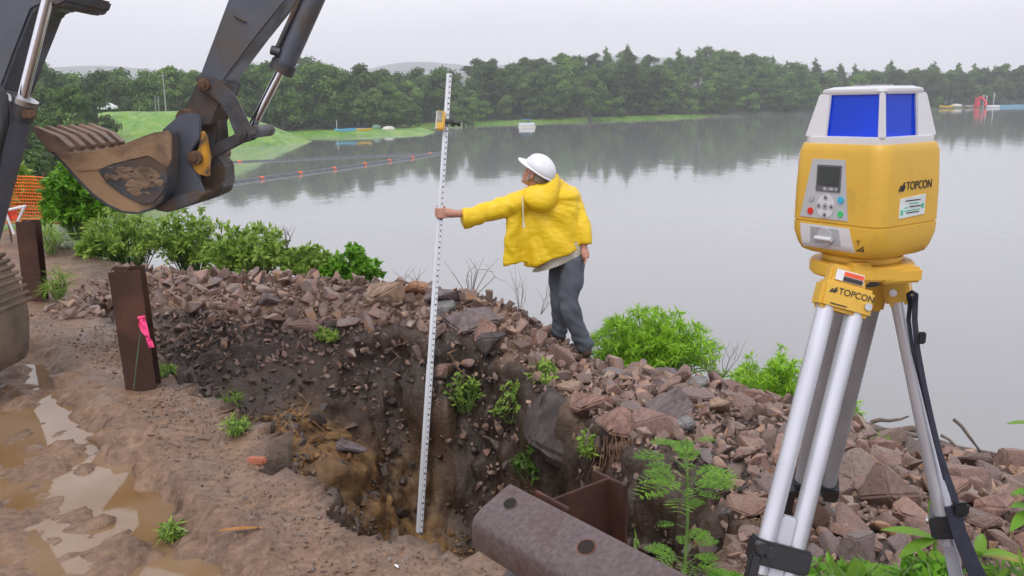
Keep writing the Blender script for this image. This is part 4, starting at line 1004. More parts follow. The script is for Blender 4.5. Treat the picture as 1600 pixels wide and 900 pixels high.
# pink ribbon
M_pink = mat('pink_tape', (.9, .05, .22), .5, var=.1); f = G(226, 612)
a = P(221, 496, f.y-.11); mb = MB()
def strip(pts, w_, mb, th=.0015):
    V = []; 
    for i, (p, tw) in enumerate(pts):
        d = Vector((math.cos(tw), math.sin(tw), 0))*w_/2; V += [p-d, p+d]
    n = len(V); V2 = [Vector(v)+Vector((0, th, 0)) for v in V]
    for i in range(len(pts)-1):
        a = i*2; mb.add([V[a], V[a+1], V[a+3], V[a+2], V2[a], V2[a+1], V2[a+3], V2[a+2]], [(0, 1, 2, 3), (7, 6, 5, 4), (0, 4, 5, 1), (2, 6, 7, 3), (1, 5, 6, 2), (0, 3, 7, 4)])
strip([(P(221, 494, f.y-.12), 0), (P(224, 504, f.y-.125), .6), (P(227, 514, f.y-.13), .2), (P(231, 527, f.y-.13), -.4), (P(234, 534, f.y-.13), .3), (P(237, 543, f.y-.13), 0)], .03, mb)
strip([(P(222, 496, f.y-.12), .3), (P(219, 506, f.y-.12), .9), (P(224, 518, f.y-.135), .4), (P(229, 524, f.y-.14), .2)], .022, mb)
mb.tube([P(216, 497, f.y-.12), P(226, 495, f.y-.12)], .009, 8)
tag(mb.build('ribbon', M_pink), 'bright pink survey ribbon tied on the leaning post', 'ribbon')
tag(MB().tube([P(222, 500, f.y-.12), P(216, 545, f.y-.11), P(209, 608, f.y-.1)], .0035, 6).build('string', M_weed if False else mat('green_string', (.08, .13, .09), .7)), 'thin green string running from the pink ribbon down the post', 'string')
# near post and guard rail
M_rail = mat('weathering_rail', (.125, .094, .092), .33, .3, var=.30, scale=110, bs=.25, bd=.001, dirt=(.10, .05, .036), dirt_amt=.40, dscale=7)
M_nearpost = mat('red_rusty_steel', (.105, .035, .022), .55, .15, var=.4, scale=6, bs=.3, bd=.002, dirt=(.045, .02, .016), dirt_amt=.46, dscale=4, stretch=(1, 1, .2))
_d = (G(860, 781, .6) - G(954, 745, .6)).length; ZT = 1.6 - 1.0*(.155/_d); print('ZT', ZT)
dirr = (G(1075, 900, ZT) - G(795, 754, ZT)); dirr.normalize()
n_out = Vector((dirr.y, -dirr.x, 0))                      # towards the camera
Nc, Fc, fu = G(860, 781, ZT), G(955, 745, ZT), (G(981, 758, ZT) - G(928, 733, ZT)); fl = fu.length; fu.normalize(); wv = (Fc-Nc); wl = wv.length; wv.normalize()
tf, tw = .009, .007; sec = [(-fl/2, 0), (fl/2, 0), (fl/2, tf), (tw/2, tf), (tw/2, wl-tf), (fl/2, wl-tf), (fl/2, wl), (-fl/2, wl), (-fl/2, wl-tf), (-tw/2, wl-tf), (-tw/2, tf), (-fl/2, tf)]
MBp = MB().prism([Nc + fu*a + wv*b_ - Vector((0, 0, 1.5)) for a, b_ in sec], [Nc + fu*a + wv*b_ for a, b_ in sec])
tag(MBp.build('steel_post', M_nearpost, bevel=.0012), 'dark red steel post standing in the pit behind the guardrail', 'post')
rail = thing('guardrail', P(782, 790, 2.10), 'brown weathering steel guardrail end lying diagonally in front of the red post', 'guardrail')
prof = [(-.004, .0), (-.002, -.012), (.006, -.018), (.050, -.058), (.066, -.078), (.070, -.100), (.062, -.124), (.020, -.150), (.004, -.162), (0, -.17)]
prof = [(0, 0), (.012, -.004), (.066, -.030), (.078, -.040), (.083, -.054), (.083, -.095), (.076, -.108), (.020, -.132), (.008, -.142), (.005, -.16), (.008, -.178), (.020, -.188), (.076, -.212), (.083, -.224), (.083, -.265), (.076, -.28), (.02, -.305), (.0, -.312)]
# rail laid so the upper corrugation faces up towards the viewer
E0 = G(797, 756, ZT-.004); E1 = G(1075, 900, ZT-.004)
ax = (E1-E0).normalized(); out = n_out; dn = Vector((0, 0, -1)); out = (out - ax*out.dot(ax)).normalized(); dn = ax.cross(out); dn = dn if dn.z < 0 else -dn
tiltM = Matrix.Rotation(R(-14) if True else 0, 3, ax); 
th = .0035
def ring(o_, off): return [o_ + out*(a*1.15 + 0) + dn*(-b_*1.0) for a, b_ in off]
NL = 40; LEN = (E1-E0).length + 1.3
# offset profile for thickness
pr = [Vector((a*1.15, -b_)) for a, b_ in prof]; 
pi = []
for i, p in enumerate(pr):
    t = (pr[min(i+1, len(pr)-1)] - pr[max(i-1, 0)]).normalized(); pi.append(p + Vector((-t.y, t.x))*-th if False else p - Vector((t.y, -t.x))*th)
V = []; Fs = []; K = len(pr)
def rp(p2, s): return E0 + ax*s + out*p2.x + dn*p2.y
sl = [i/NL*LEN for i in range(NL+1)]
holes = [(.0, 0)]
for s in sl:
    V += [rp(p, s) for p in pr] + [rp(p, s) for p in pi]
for i in range(NL):
    a = i*2*K; b_ = a + 2*K
    for k in range(K-1): Fs += [(a+k, a+k+1, b_+k+1, b_+k), (a+K+k+1, a+K+k, b_+K+k, b_+K+k+1)]
    Fs += [(a, b_, b_+K, a+K), (a+K-1, a+2*K-1, b_+2*K-1, b_+K-1)]
for k in range(K-1): Fs += [(k, K+k, K+k+1, k+1)]
beam = MB().add(V, Fs).build('rail_beam', M_rail, rail, smooth=True)
M_hole = mat('dark_opening', (.02, .012, .010), .9, var=.2, bs=0); M_holer = mat('rust_edge', (.17, .065, .03), .8, var=.3, scale=60)
nrm_top = (out*.030 + dn*(-.054*1.15)).normalized()
def on_top(px, py):
    # ray against the plane of the upper face
    p0 = E0 + out*.04*1.15 + dn*.0175; d = ray(px, py); return CAM + d*((p0-CAM).dot(nrm_top)/d.dot(nrm_top))
for px, py, r, lab in ((797, 787, .0125, 'grey'), (916, 855, .0145, 'rust')):
    c_ = on_top(px, py) + nrm_top*.0006; u = ax; v = nrm_top.cross(ax)
    def disc(rr, h_, nm, mm): 
        Vd = [c_ + nrm_top*h_ + u*math.cos(a*math.pi/14)*rr*1.1 + v*math.sin(a*math.pi/14)*rr for a in range(28)]
        Vd2 = [p - nrm_top*.004 for p in Vd]
        return MB().prism(Vd, Vd2).build(nm, mm, rail)
    disc(r*1.15, .0002, 'hole_rim', M_holer if r > .013 else M_rail); disc(r, .0012, 'bolt_hole', M_hole)
# ------------------------------------------------------------------ orange mesh fence and barricade
M_or = mat('orange_mesh', (.85, .20, .03), .6, var=.15)
fb = P(10, 352, 10.6); mf = thing('safety_fence', Vector((fb.x, 10.6, H1(fb.x, 10.6))), 'orange plastic mesh safety fence at the far left behind the posts', 'fence')
mb = MB(); y_ = 10.6
def fx(px): return P(px, 300, y_).x
top, bot = P(40, 278, y_).z, P(40, 350, y_).z; x0, x1 = fx(-70), fx(91)
def fp(x, z): return Vector((x, y_ + .08*math.sin(x*3) + (0 if z > 0 else 0), z + .02*math.sin(x*5+1)))
nz_ = 14
for i in range(nz_+1):
    z = bot + (top-bot)*i/nz_; K_ = 26
    for k in range(K_): mb.tube([fp(x0+(x1-x0)*k/K_, z), fp(x0+(x1-x0)*(k+1)/K_, z)], .011 if i not in (0, nz_) else .016, 4, cap=False, squash=.5)
for k in range(44):
    x = x0+(x1-x0)*k/43
    mb.tube([fp(x, bot), fp(x, (bot+top)/2), fp(x, top)], .006, 4, cap=False)
mb.build('mesh', M_or, mf)
for px in (74, 8): MB().tube([Vector((fx(px), y_-.02, bot-.3)), Vector((fx(px), y_-.02, top+.06))], .014, 6).build('stake', M_rusty, mf)
br = G(20, 372); br = P(22, 345, 8.8); bg_ = thing('barricade', Vector((br.x, 8.8, H1(br.x, 8.8))), 'small white framed barricade with a red panel in front of the mesh fence', 'barricade')
mb = MB(); mb.tube([P(4, 330, 8.8), P(40, 322, 8.8)], .014, 8); mb.build('crossbar', M_white, bg_)
for a_, b_ in (((8, 330), (-4, 366)), ((8, 330), (22, 366)), ((38, 323), (28, 345))): MB().tube([P(*a_, 8.8), P(*b_, 8.8)], .013, 8).build('leg', M_white, bg_)
near = [P(x, y, 8.83) for x, y in ((10, 326), (24, 324), (27, 342), (14, 346))]; MB().prism(near, [p+Vector((0, .02, 0)) for p in near]).build('panel', mat('red_panel', (.85, .08, .03), .5), bg_)
# ------------------------------------------------------------------ things on the lake
M_pipe = mat('dark_pipe', (.10, .11, .12), .45, var=.3, scale=2); M_band = mat('orange_band', (.75, .14, .04), .5)
def boom_line(pxs, r, label, bands, name='floating_barrier'):
    pts = [G(x, y, ZW) + Vector((0, 0, r*.35)) for x, y in pxs]
    t = thing(name, pts[0], label, 'barrier'); MB().tube(pts, r, 10).build('float_tube', M_pipe, t, smooth=True)
    MB().tube([p + Vector((.0, -.42, -r*.3)) for p in pts], r*.5, 8).build('float_tube', M_pipe, t, smooth=True)
    for x, y in bands:
        best = min(range(len(pts)-1), key=lambda i: abs((pxs[i][0]+pxs[i+1][0])/2 - x)); a, b_ = pts[best], pts[best+1]
        f_ = (x-pxs[best][0])/(pxs[best+1][0]-pxs[best][0]); c_ = a.lerp(b_, f_); d = (b_-a).normalized()
        MB().tube([c_ - d*.22, c_ + d*.22], r*1.3, 10).build('float_collar', M_band, t, smooth=True)
boom_line([(330, 294), (355, 288), (410, 280), (470, 272), (530, 264), (590, 255), (640, 248), (692, 239)], .17, 'near floating barrier pipe on the lake with bright orange collars', [(408, 280), (468, 272), (521, 265), (568, 258), (607, 252.5), (643, 247)])
boom_line([(330, 256), (355, 254), (430, 251), (497, 248), (560, 245), (625, 242), (692, 240)], .12, 'farther thin floating barrier pipe behind the one with orange collars', [(374, 253.3), (672, 240.8)])
M_cy = mat('cyan_plastic', (.12, .55, .75), .4); M_yb = mat('yellow_plastic', (.80, .55, .03), .4); M_hull = mat('white_hull', (.62, .60, .55), .4); M_blu = mat('blue_plastic', (.05, .22, .65), .4)
def hull(name, c_, ln, wd, ht, m, label, cat, yaw=0, flip=False, group=None):
    V = []; Fs = []; n = 11; u = Vector((math.cos(yaw), math.sin(yaw), 0)); v = Vector((-u.y, u.x, 0))
    for i in range(n):
        t = i/(n-1); w_ = wd*.5*max(.03, math.sin(math.pi*t)**.55); z0 = ht*.35*abs(2*t-1)**2.5
        sec = [(-1, 1), (-.85, .35), (-.4, 0), (.4, 0), (.85, .35), (1, 1), (.5, .86), (-.5, .86)]
        for a, b_ in sec:
            zz = z0 + (ht-z0)*b_ + ht*.2*abs(2*t-1)**2
            V.append(c_ + u*(t-.5)*ln + v*a*w_ + Vector((0, 0, (ht-zz) if flip else zz)))
    for i in range(n-1):
        for k in range(8): a = i*8; Fs.append((a+k, a+(k+1) % 8, a+8+(k+1) % 8, a+8+k))
    Fs += [tuple(range(8)), tuple((n-1)*8+k for k in range(8))[::-1]]
    o = MB().add(V, Fs).build(name, m, smooth=True, auto=50); return tag(o, label, cat, group)
p = G(540, 205.5, ZW+1.0); hull('kayak', p, 4.4, .8, .5, M_cy, 'light cyan kayak lying on the grassy point', 'kayak', R(4))
p = G(555, 203.5, ZW+1.15); hull('kayak', p, 4.0, .7, .4, M_blu, 'dark blue kayak just behind the light cyan kayak', 'kayak', R(2))
p = G(569, 205, ZW+1.0); hull('kayak', p, 3.0, .8, .5, M_yb, 'yellow kayak at the right end of the kayaks on the grassy point', 'kayak', R(5))
p = P(607, 200, 190); hull('rowing_boat', Vector((p.x, 190, p.z-.3)), 2.8, 1.3, .7, M_hull, 'upturned cream rowing boat on the grassy point', 'boat', R(25), True)
p = P(588, 199, 190); hull('rowing_boat', Vector((p.x, 190, p.z-.2)), 2.0, 1.4, .8, mat('green_hull', (.12, .22, .17), .5), 'dark green tarp covered boat left of the upturned cream boat', 'boat', R(25), True)
MB().tube([P(526, 199, 182)-Vector((0, 0, 1)), P(526, 188, 182)], .06, 6).build('marker_post', M_white); tag(bpy.data.objects['marker_post'], 'short white marker post on the grassy point above the kayaks', 'post')
# pontoon boat
pc = G(823, 199, ZW); D = pc.y; k_ = PX(0, D)
pb = thing('pontoon_boat', pc, 'white pontoon boat with a blue canopy moored at the far bank', 'boat')
for s in (-1, 1): MB().tube([pc + Vector((-13*k_, s*.9, .12)), pc + Vector((-11*k_, s*.9, .05)), pc + Vector((12*k_, s*.9, .05)), pc + Vector((13.5*k_, s*.9, .2))], [.1, .3, .3, .08], 10).build('pontoon', M_hull, pb, smooth=True)
MB().box(pc + Vector((0, 0, .45)), (25*k_, 2.2, .12), None, .03).build('deck', M_hull, pb)
MB().box(pc + Vector((0, -1.05, .8)), (23*k_, .05, .65), None, .02).box(pc + Vector((0, 1.05, .8)), (23*k_, .05, .65), None, .02).box(pc + Vector((-11.4*k_, 0, .8)), (.05, 2.1, .65), None, .02).box(pc + Vector((11.4*k_, 0, .8)), (.05, 2.1, .65), None, .02).build('railing', M_white, pb)
MB().box(pc + Vector((0, 0, 1.9)), (13*k_, 1.8, .1), None, .04).build('canopy', M_blu, pb)
mb = MB()
for sx in (-1, 1):
    for sy in (-1, 1): mb.tube([pc + Vector((sx*7*k_, sy*.9, .5)), pc + Vector((sx*5.5*k_, sy*.85, 1.88))], .03, 6)
mb.build('canopy_frame', M_steel, pb)
MB().box(pc + Vector((3*k_, 0, .9)), (.9, .7, .8), None, .05).build('console', M_blu, pb)
# right hand dock
D = 352
def Q(px, py, D=352): return P(px, py, D)
p = Q(1480, 163); hull('boat', Vector((p.x, p.y, ZW+.1)), 6.2, 1.8, 1.0, M_yb, 'yellow boat moored at the far right bank', 'boat', 0)
p = Q(1495, 160, 357); hull('boat', Vector((p.x, p.y, ZW+.7)), 5, 1.8, 1.0, M_hull, 'pale covered boat ashore behind the yellow boat', 'boat', 0, True)
p = Q(1517, 161, 354); hull('boat', Vector((p.x, p.y, ZW+.3)), 4, 1.5, .8, M_hull, 'small white boat left of the red water slide', 'boat', 0)
sl_ = Q(1527, 165); sl_.z = ZW; sw = thing('water_slide', sl_, 'red water slide tower standing at the far right dock', 'slide')
k_ = PX(0, D); M_redp = mat('red_plastic', (.60, .03, .04), .45)
MB().box(sl_ + Vector((0, 0, 2.2)), (1.6, 1.6, 4.0), None, .15).build('tower', M_redp, sw)
MB().tube([sl_ + Vector((.2, -.6, 4.4)), sl_ + Vector((1.6, -1.6, 3.3)), sl_ + Vector((2.2, -2.4, 1.8)), sl_ + Vector((1.4, -3.2, .5))], .55, 10).build('chute', M_redp, sw, smooth=True)
MB().tube([sl_ + Vector((-1.2, 0, 0)), sl_ + Vector((-.6, 0, 3.4))], .25, 6).build('ladder', M_redp, sw)
for i, (px, h_) in enumerate(((1536, 4.5), (1541, 4.2), (1552, 5.0))):
    q = Q(px, 165); o = MB().tube([Vector((q.x, q.y, ZW-.5)), Vector((q.x, q.y, ZW+h_))], .13, 6).tube([Vector((q.x, q.y, ZW+h_-.1)), Vector((q.x, q.y, ZW+h_+.5))], .26, 6).build('dock_pile', M_white)
    tag(o, 'white dock pile right of the red water slide', 'pile', 'white piles at the far right dock')
q0, q1 = Q(1534, 164), Q(1640, 160); o = MB().box(((q0.x+q1.x)/2+1, D+1, ZW+.45), (q1.x-q0.x, 2.4, .9), None, .1).build('dock', mat('blue_dock', (.16, .38, .55), .5)); tag(o, 'long light blue floating dock at the far right edge', 'dock')
q = Q(1546, 165); tag(MB().box((q.x, D-1.2, ZW+.5), (6.5, 1.6, .9), None, .15).build('raft', M_white), 'white swimming raft in front of the blue dock', 'raft')
q = P(1500, 164, 358); tag(MB().box((q.x, 358, ZW+.35), (16, 3, .9), None, .3).build('beach', mat('sand', (.36, .32, .24), .9, scale=.5)), kind='structure')
# poles and cars behind the dam
M_pole = mat('grey_pole', (.32, .31, .30), .7)
p = P(259, 172, 168); up = thing('utility_pole', p - Vector((0, 0, 1)), 'tall grey utility pole on the dam behind the bucket', 'pole')
MB().tube([p - Vector((0, 0, 1.5)), P(254, 112, 168)], [.16, .1], 8).build('pole', M_pole, up, smooth=True); c_ = P(254.3, 118, 168); MB().box(c_, (1.6, .1, .12)).build('crossarm', M_pole, up)
for px, lab in ((242, 'short grey pole left of the tall pole, the left one of the pair'), (247, 'short grey pole nearest the left of the tall pole')):
    tag(MB().tube([P(px+1, 174, 170) - Vector((0, 0, 1)), P(px, 150, 170)], .09, 6).build('short_pole', M_pole), lab, 'pole')
def far_car(px, py, D, m, label):
    c_ = P(px, py, D); t = thing('parked_car', c_, label, 'car')
    V = []; secs = [(-1.9, .35, .6), (-1.85, .25, .85), (-1.1, .22, .95), (-.6, .22, 1.42), (.7, .22, 1.42), (1.3, .22, .98), (1.85, .25, .8), (1.95, .35, .6)]
    near = [c_ + Vector((x, -.8, z1)) for x, z0, z1 in secs] + [c_ + Vector((x, -.8, z0)) for x, z0, z1 in secs[::-1]]
    MB().prism(near, [p + Vector((0, 1.6, 0)) for p in near]).build('body', m, t, bevel=.06)
    nw = [c_ + Vector((x, -.83, z)) for x, z in ((-.98, .98), (-.55, 1.36), (.65, 1.36), (1.12, 1.0))]; MB().prism(nw, [p + Vector((0, 1.66, 0)) for p in nw]).build('window', M_hole, t)
    for x in (-1.2, 1.2):
        for y in (-.8, .8): MB().tube([c_ + Vector((x, y-.1, .32)), c_ + Vector((x, y+.1, .32))], .32, 14).build('wheel', M_black, t, smooth=True)
far_car(164, 173, 150, M_white, 'white parked car on the dam crest behind the left trees')
# ------------------------------------------------------------------ laser level on its tripod
M_ly = mat('instrument_yellow', (.68, .41, .05), .42, var=.07, scale=9, bs=.10, bd=.0008, bscale=300, dirt=(.50, .30, .06), dirt_amt=.33, dscale=14)
M_lg = mat('instrument_grey', (.62, .62, .64), .42, var=.05, scale=8, bs=.05, bd=.0006, bscale=300)
M_lg2 = mat('panel_grey', (.44, .45, .47), .45, var=.05, bs=0)
M_blueglass, nt, b = newmat('blue_glass'); b.inputs['Base Color'].default_value = (.012, .11, 1.0, 1); b.inputs['Roughness'].default_value = .08; b.inputs['Coat Weight'].default_value = .6
tb = nt.nodes.new('ShaderNodeBsdfTransparent'); tb.inputs[0].default_value = (.05, .20, 1.0, 1); ms = nt.nodes.new('ShaderNodeMixShader'); ms.inputs[0].default_value = .6
L(nt, b.outputs[0], ms.inputs[1]); L(nt, tb.outputs[0], ms.inputs[2]); L(nt, ms.outputs[0], nt.nodes['Material Output'].inputs['Surface'])
M_ink = mat('dark_print', (.03, .028, .03), .6, bs=0); M_lcd = mat('lcd', (.045, .055, .05), .15, bs=0, var=.1); M_line = mat('seam', (.30, .16, .01), .6, bs=0)
M_alu = mat('aluminium', (.62, .63, .68), .34, .55, var=.08, scale=30, bs=.1, bd=.0006, stretch=(1, 1, .05))
M_alud = mat('dull_aluminium', (.40, .40, .42), .55, .35, var=.12, scale=25, bs=.1, bd=.0006, stretch=(1, 1, .05))
base = P(1347, 389, 1.235); YAW = R(-147)       # heading of the control panel face
ins = thing('laser_level', base, 'yellow rotating laser level with blue windows on top of the aluminium tripod', 'laser level')
ins_root = base
def IL(x, y, z):          # instrument space: x along panel face (to the right seen from the front), y into the body, z up
    fx_, fy_ = Vector((math.cos(YAW+math.pi/2), math.sin(YAW+math.pi/2), 0)), Vector((-math.cos(YAW), -math.sin(YAW), 0))
    return base + fx_*x + fy_*y + Vector((0, 0, z*.955))
def sq_ring(hw, r, z, n=8, hd=None):
    hd = hd or hw; pts = []
    for cx, cy, a0 in ((1, -1, -90), (1, 1, 0), (-1, 1, 90), (-1, -1, 180)):
        for k in range(n+1):
            a = R(a0 + 90*k/n); pts.append(IL(cx*(hw-r) + r*math.cos(a), cy*(hd-r) + r*math.sin(a), z))
    return pts
def loft(rings, cap0=True, cap1=True):
    V = []; Fs = []; n = len(rings[0])
    for rg in rings: V += rg
    for i in range(len(rings)-1):
        for k in range(n): Fs.append((i*n+k, i*n+(k+1) % n, (i+1)*n+(k+1) % n, (i+1)*n+k))
    if cap0: Fs.append(tuple(range(n))[::-1])
    if cap1: Fs.append(tuple((len(rings)-1)*n+k for k in range(n)))
    return V, Fs
hw = .0748
body = MB().add(*loft([sq_ring(hw*.80, .024, -.002), sq_ring(hw*.90, .026, .002), sq_ring(hw*.965, .028, .012), sq_ring(hw*.995, .021, .030), sq_ring(hw*1.0, .021, .0445), sq_ring(hw*.978, .020, .0453), sq_ring(hw*.978, .020, .0468), sq_ring(hw*1.0, .021, .0478), sq_ring(hw*.995, .021, .10), sq_ring(hw*.972, .022, .150), sq_ring(hw*.955, .025, .1585), sq_ring(hw*.93, .024, .1625)])).build('body', M_ly, ins, smooth=True, auto=50)
def wid(z):     # half width of the body at height z
    return np.interp(z, [0, .012, .030, .0445, .10, .15, .1585], [.85*hw, .965*hw, .995*hw, hw, .995*hw, .972*hw, .955*hw])
def on_face(face, u, z, off=.0006):
    h_ = float(wid(z)) + off; u = u*.9
    return IL(u, -h_, z) if face == 0 else IL(h_, u, z)
def patch(name, face, pts, m, off=.001, th=.0012, parent=None, bevel=0):
    near = [on_face(face, u, z, off) for u, z in pts]; far_ = [on_face(face, u, z, off-th-.0006) for u, z in pts]
    return MB().prism(near, far_).build(name, m, parent or ins, bevel=bevel)
def circ(u, z, r, n=20, rz=None): return [(u + r*math.cos(2*math.pi*k/n), z + (rz or r)*math.sin(2*math.pi*k/n)) for k in range(n)]
# control panel
panel = patch('control_panel', 0, [(-.043, .1415), (.018, .1415), (.031, .0515), (-.061, .0515)], M_lg2, .0012, .003, bevel=.0012)
patch('bezel', 0, [(-.0315, .132), (.0125, .132), (.0125, .0935), (-.0315, .0935)], mat('dark_grey', (.10, .10, .11), .4, bs=0), .0022, .002, panel)
patch('display', 0, [(-.0285, .1295), (.0095, .1295), (.0095, .1025), (-.0285, .1025)], M_lcd, .0029, .001, panel)
patch('key_pad', 0, circ(-.012, .0715, .0158, 28, .0175), M_lg, .0019, .002, panel)
for u, z in ((-.012, .0845), (-.012, .0585), (-.0235, .0715), (-.0005, .0715)): patch('key', 0, circ(u, z, .0040), mat('key_grey', (.36, .36, .37), .5, bs=0) if (u, z) == (-.012, .0845) else bpy.data.materials['key_grey'], .0026, .001, panel)
patch('key', 0, circ(-.012, .0715, .0048), bpy.data.materials['key_grey'], .0028, .001, panel)
for u, z in ((-.012, .0845), (-.012, .0585), (-.0235, .0715), (-.0005, .0715), (-.012, .0715)):
    patch('arrow', 0, [(u-.0018, z-.0014), (u+.0018, z-.0014), (u, z+.0020)], M_ink, .0032, .0004, panel)
patch('key', 0, circ(-.0385, .0815, .0045), bpy.data.materials['key_grey'], .0024, .001, panel)
patch('power_key', 0, circ(-.0395, .0625, .0052), mat('red_key', (.75, .03, .02), .4, bs=0), .0024, .001, panel)
patch('key', 0, circ(.0150, .0825, .0052), mat('cyan_key', (.05, .45, .65), .4, bs=0), .0024, .001, panel)
patch('key', 0, circ(.0160, .0620, .0045), mat('green_key', (.04, .55, .14), .4, bs=0), .0024, .001, panel)
def text(name, body_, size, face, u, z, m, off=.0014, parent=None, bold=0, rot=0, stretch=1, M=None):
    cu = bpy.data.curves.new(name, 'FONT'); cu.body = body_; cu.size = size; cu.extrude = .0002; cu.offset = bold; cu.align_x = 'LEFT'
    o = bpy.data.objects.new(name, cu); C.objects.link(o); dg = bpy.context.evaluated_depsgraph_get()
    me = bpy.data.meshes.new_from_object(o.evaluated_get(dg)); bpy.data.objects.remove(o)
    V = []
    for v in me.vertices:
        x_, y_ = v.co.x*stretch, v.co.y; x2, y2 = x_*math.cos(rot)-y_*math.sin(rot), x_*math.sin(rot)+y_*math.cos(rot)
        V.append(M(x2, y2, v.co.z) if M else on_face(face, u+x2, z+y2, off + v.co.z))
    f = [tuple(p.vertices) for p in me.polygons]; return MB().add(V, f).build(name, m, parent or ins)
text('model_lettering', 'RL-100 1S', .0062, 0, -.017, .0955, M_lg, .0026, panel, .0001)
# seam, battery door and latch
_zs = [.0425, .036, .030, .024, .018, .012, .009, .006]; Vd = []
for off_ in (.0012, -.002):
    for z_ in _zs: t_ = (.0425-z_)/.0365; Vd += [on_face(0, -.058 + .003*t_, z_, off_), on_face(0, .032 + .011*t_, z_, off_)]
MB().add(Vd, [(2*i, 2*i+1, 2*i+3, 2*i+2) for i in range(7)] + [(16+2*i, 18+2*i, 19+2*i, 17+2*i) for i in range(7)] + [(2*i, 2*i+2, 18+2*i, 16+2*i) for i in range(7)] + [(2*i+1, 17+2*i, 19+2*i, 2*i+3) for i in range(7)] + [(0, 16, 17, 1), (14, 15, 31, 30)]).build('lower_door', M_lg, ins, smooth=True, auto=40)
patch('door_recess', 0, [(-.038, .039), (.0145, .039), (.019, .014), (-.038, .014)], mat('panel_grey_dark', (.38, .39, .41), .5, bs=0), .0018, .0012)
kn = patch('latch', 0, circ(-.010, .025, .0145, 26), M_lg2, .0042, .004, bevel=.0008)
a = on_face(0, -.0245, .0235, .006); b_ = on_face(0, .006, .0235, .006); MB().tube([a, b_], .0036, 12, squash=.9).build('latch_grip', M_lg, kn, smooth=True)
text('axis_letter', 'Y', .0105, 0, .046, .0205, M_ink, .0012)
for q in (((.0455, .0125), (.0455, .0110), (.0575, .0110), (.0575, .0125)), ((.0455, .0110), (.0575, .0190), (.0583, .0182), (.0463, .0102)), ((.0560, .0110), (.0560, .0160), (.0572, .0160), (.0572, .0110))):
    patch('axis_mark', 0, list(q), M_ink, .0011, .0005)
# side face: lettering, emblem and sticker
def emblem(u0, z0, s, put):
    s *= 1.15
    out_ = []
    for pts in (((0, 0), (.10, .32), (.36, .70), (.52, .62), (.42, .42), (.30, .06), (.12, -.06)), ((.34, .02), (.50, .36), (.60, .52), (.86, 1.0), (1.02, .98), (.96, .72), (.78, .40), (.74, .30), (.60, .22), (.50, .02)), ((.62, .12), (.80, .30), (1.0, .62), (1.16, .56), (1.02, .30), (.82, .02), (.70, -.04))):
        out_.append(put([(u0+x*s, z0+y*s*.86) for x, y in pts]))
    return out_
emblem(-.041, .0965, .0125, lambda p: patch('emblem', 1, p, M_ink, .0011, .0005))
text('brand_lettering', 'TOPCON', .0168, 1, -.0225, .0978, M_ink, .0008, None, .00006, 0, .95)
st_ = patch('sticker', 1, [(-.036, .086), (.029, .089), (.029, .060), (-.036, .0575)], mat('sticker_paper', (.66, .72, .72), .4, bs=0), .0012, .0010)
M_grn = mat('green_print', (.10, .50, .30), .5, bs=0)
for u0_, u1_, zz_, mm_ in ((-.024, .014, .0812, M_ink), (-.012, .008, .0768, M_grn), (-.012, .016, .0722, M_ink), (-.026, -.015, .0715, M_grn), (-.026, .015, .0672, M_grn), (-.020, .012, .0638, M_ink)):
    x_ = u0_
    while x_ < u1_:      # small print too fine to read
        w2_ = rng.uniform(.001, .0032); patch('small_print', 1, [(x_, zz_), (x_+w2_, zz_), (x_+w2_, zz_+.0016), (x_, zz_+.0016)], mm_, .0016, .0004, st_); x_ += w2_ + .0008
patch('sticker_mark', 1, [(.019, .0690), (.026, .0692), (.026, .0760), (.019, .0758)], M_grn, .0016, .0004, st_); patch('sticker_mark', 1, [(-.034, .062), (-.028, .0622), (-.028, .0700), (-.034, .0698)], M_grn, .0016, .0004, st_)
# grey head with sloping pillars
z0, z1 = .1605, .2360
h0, h1 = hw*.885, hw*.675
MB().add(*loft([sq_ring(h0*.99, .020, z0-.002), sq_ring(h0, .020, z0+.004), sq_ring(h0*.985, .018, z0+.0115), sq_ring(h0*.95, .016, z0+.0125)])).build('lower_collar', M_lg, ins, smooth=True, auto=40)
MB().add(*loft([sq_ring(h1*.98, .014, z1-.004), sq_ring(h1*1.02, .014, z1), sq_ring(h1*1.0, .014, z1+.004), sq_ring(h1*.80, .014, z1+.0075), sq_ring(h1*.2, .01, z1+.0085)])).build('top_cap', M_lg, ins, smooth=True, auto=50)
def hwz(z): return np.interp(z, [z0, z1], [h0*.985, h1*1.0])
zb, zt_ = z0+.0105, z1-.002
cap_disc = MB().add(*loft([sq_ring(h1*.55, .03, z1+.0078), sq_ring(h1*.52, .03, z1+.0100)])).build('top_disc', mat('cap_dark', (.25, .25, .30), .4, bs=0), ins, smooth=True, auto=40)
def pillar(pb, ptp):
    near = [IL(x*float(hwz(zb)), y*float(hwz(zb)), zb) for x, y in pb]; far_ = [IL(x*float(hwz(zt_)), y*float(hwz(zt_)), zt_) for x, y in ptp]
    return MB().prism(near, far_).build('pillar', M_lg, ins, bevel=.0018)
th_ = .14
pillar([(1, -1), (1, -1+th_), (1-th_, -1+th_), (1-th_, -1)], [(1, -1), (1, -1+th_), (1-th_, -1+th_), (1-th_, -1)])           # front corner, thin
pillar([(-1, 1), (-1, 1-th_), (-1+th_, 1-th_), (-1+th_, 1)], [(-1, 1), (-1, 1-th_), (-1+th_, 1-th_), (-1+th_, 1)])
pillar([(-1, -1), (-.40, -1), (-.44, -.92), (-.9, -.4), (-1, -.4)], [(-1, -1), (-.60, -1), (-.62, -.92), (-.9, -.5), (-1, -.5)])
pillar([(1, 1), (.4, 1), (.4, .92), (.92, .30), (1, .24)], [(1, 1), (.5, 1), (.5, .9), (.90, .52), (1, .50)])
def glass_ring(z, k): return sq_ring(float(hwz(z))*k, .006, z, 3)
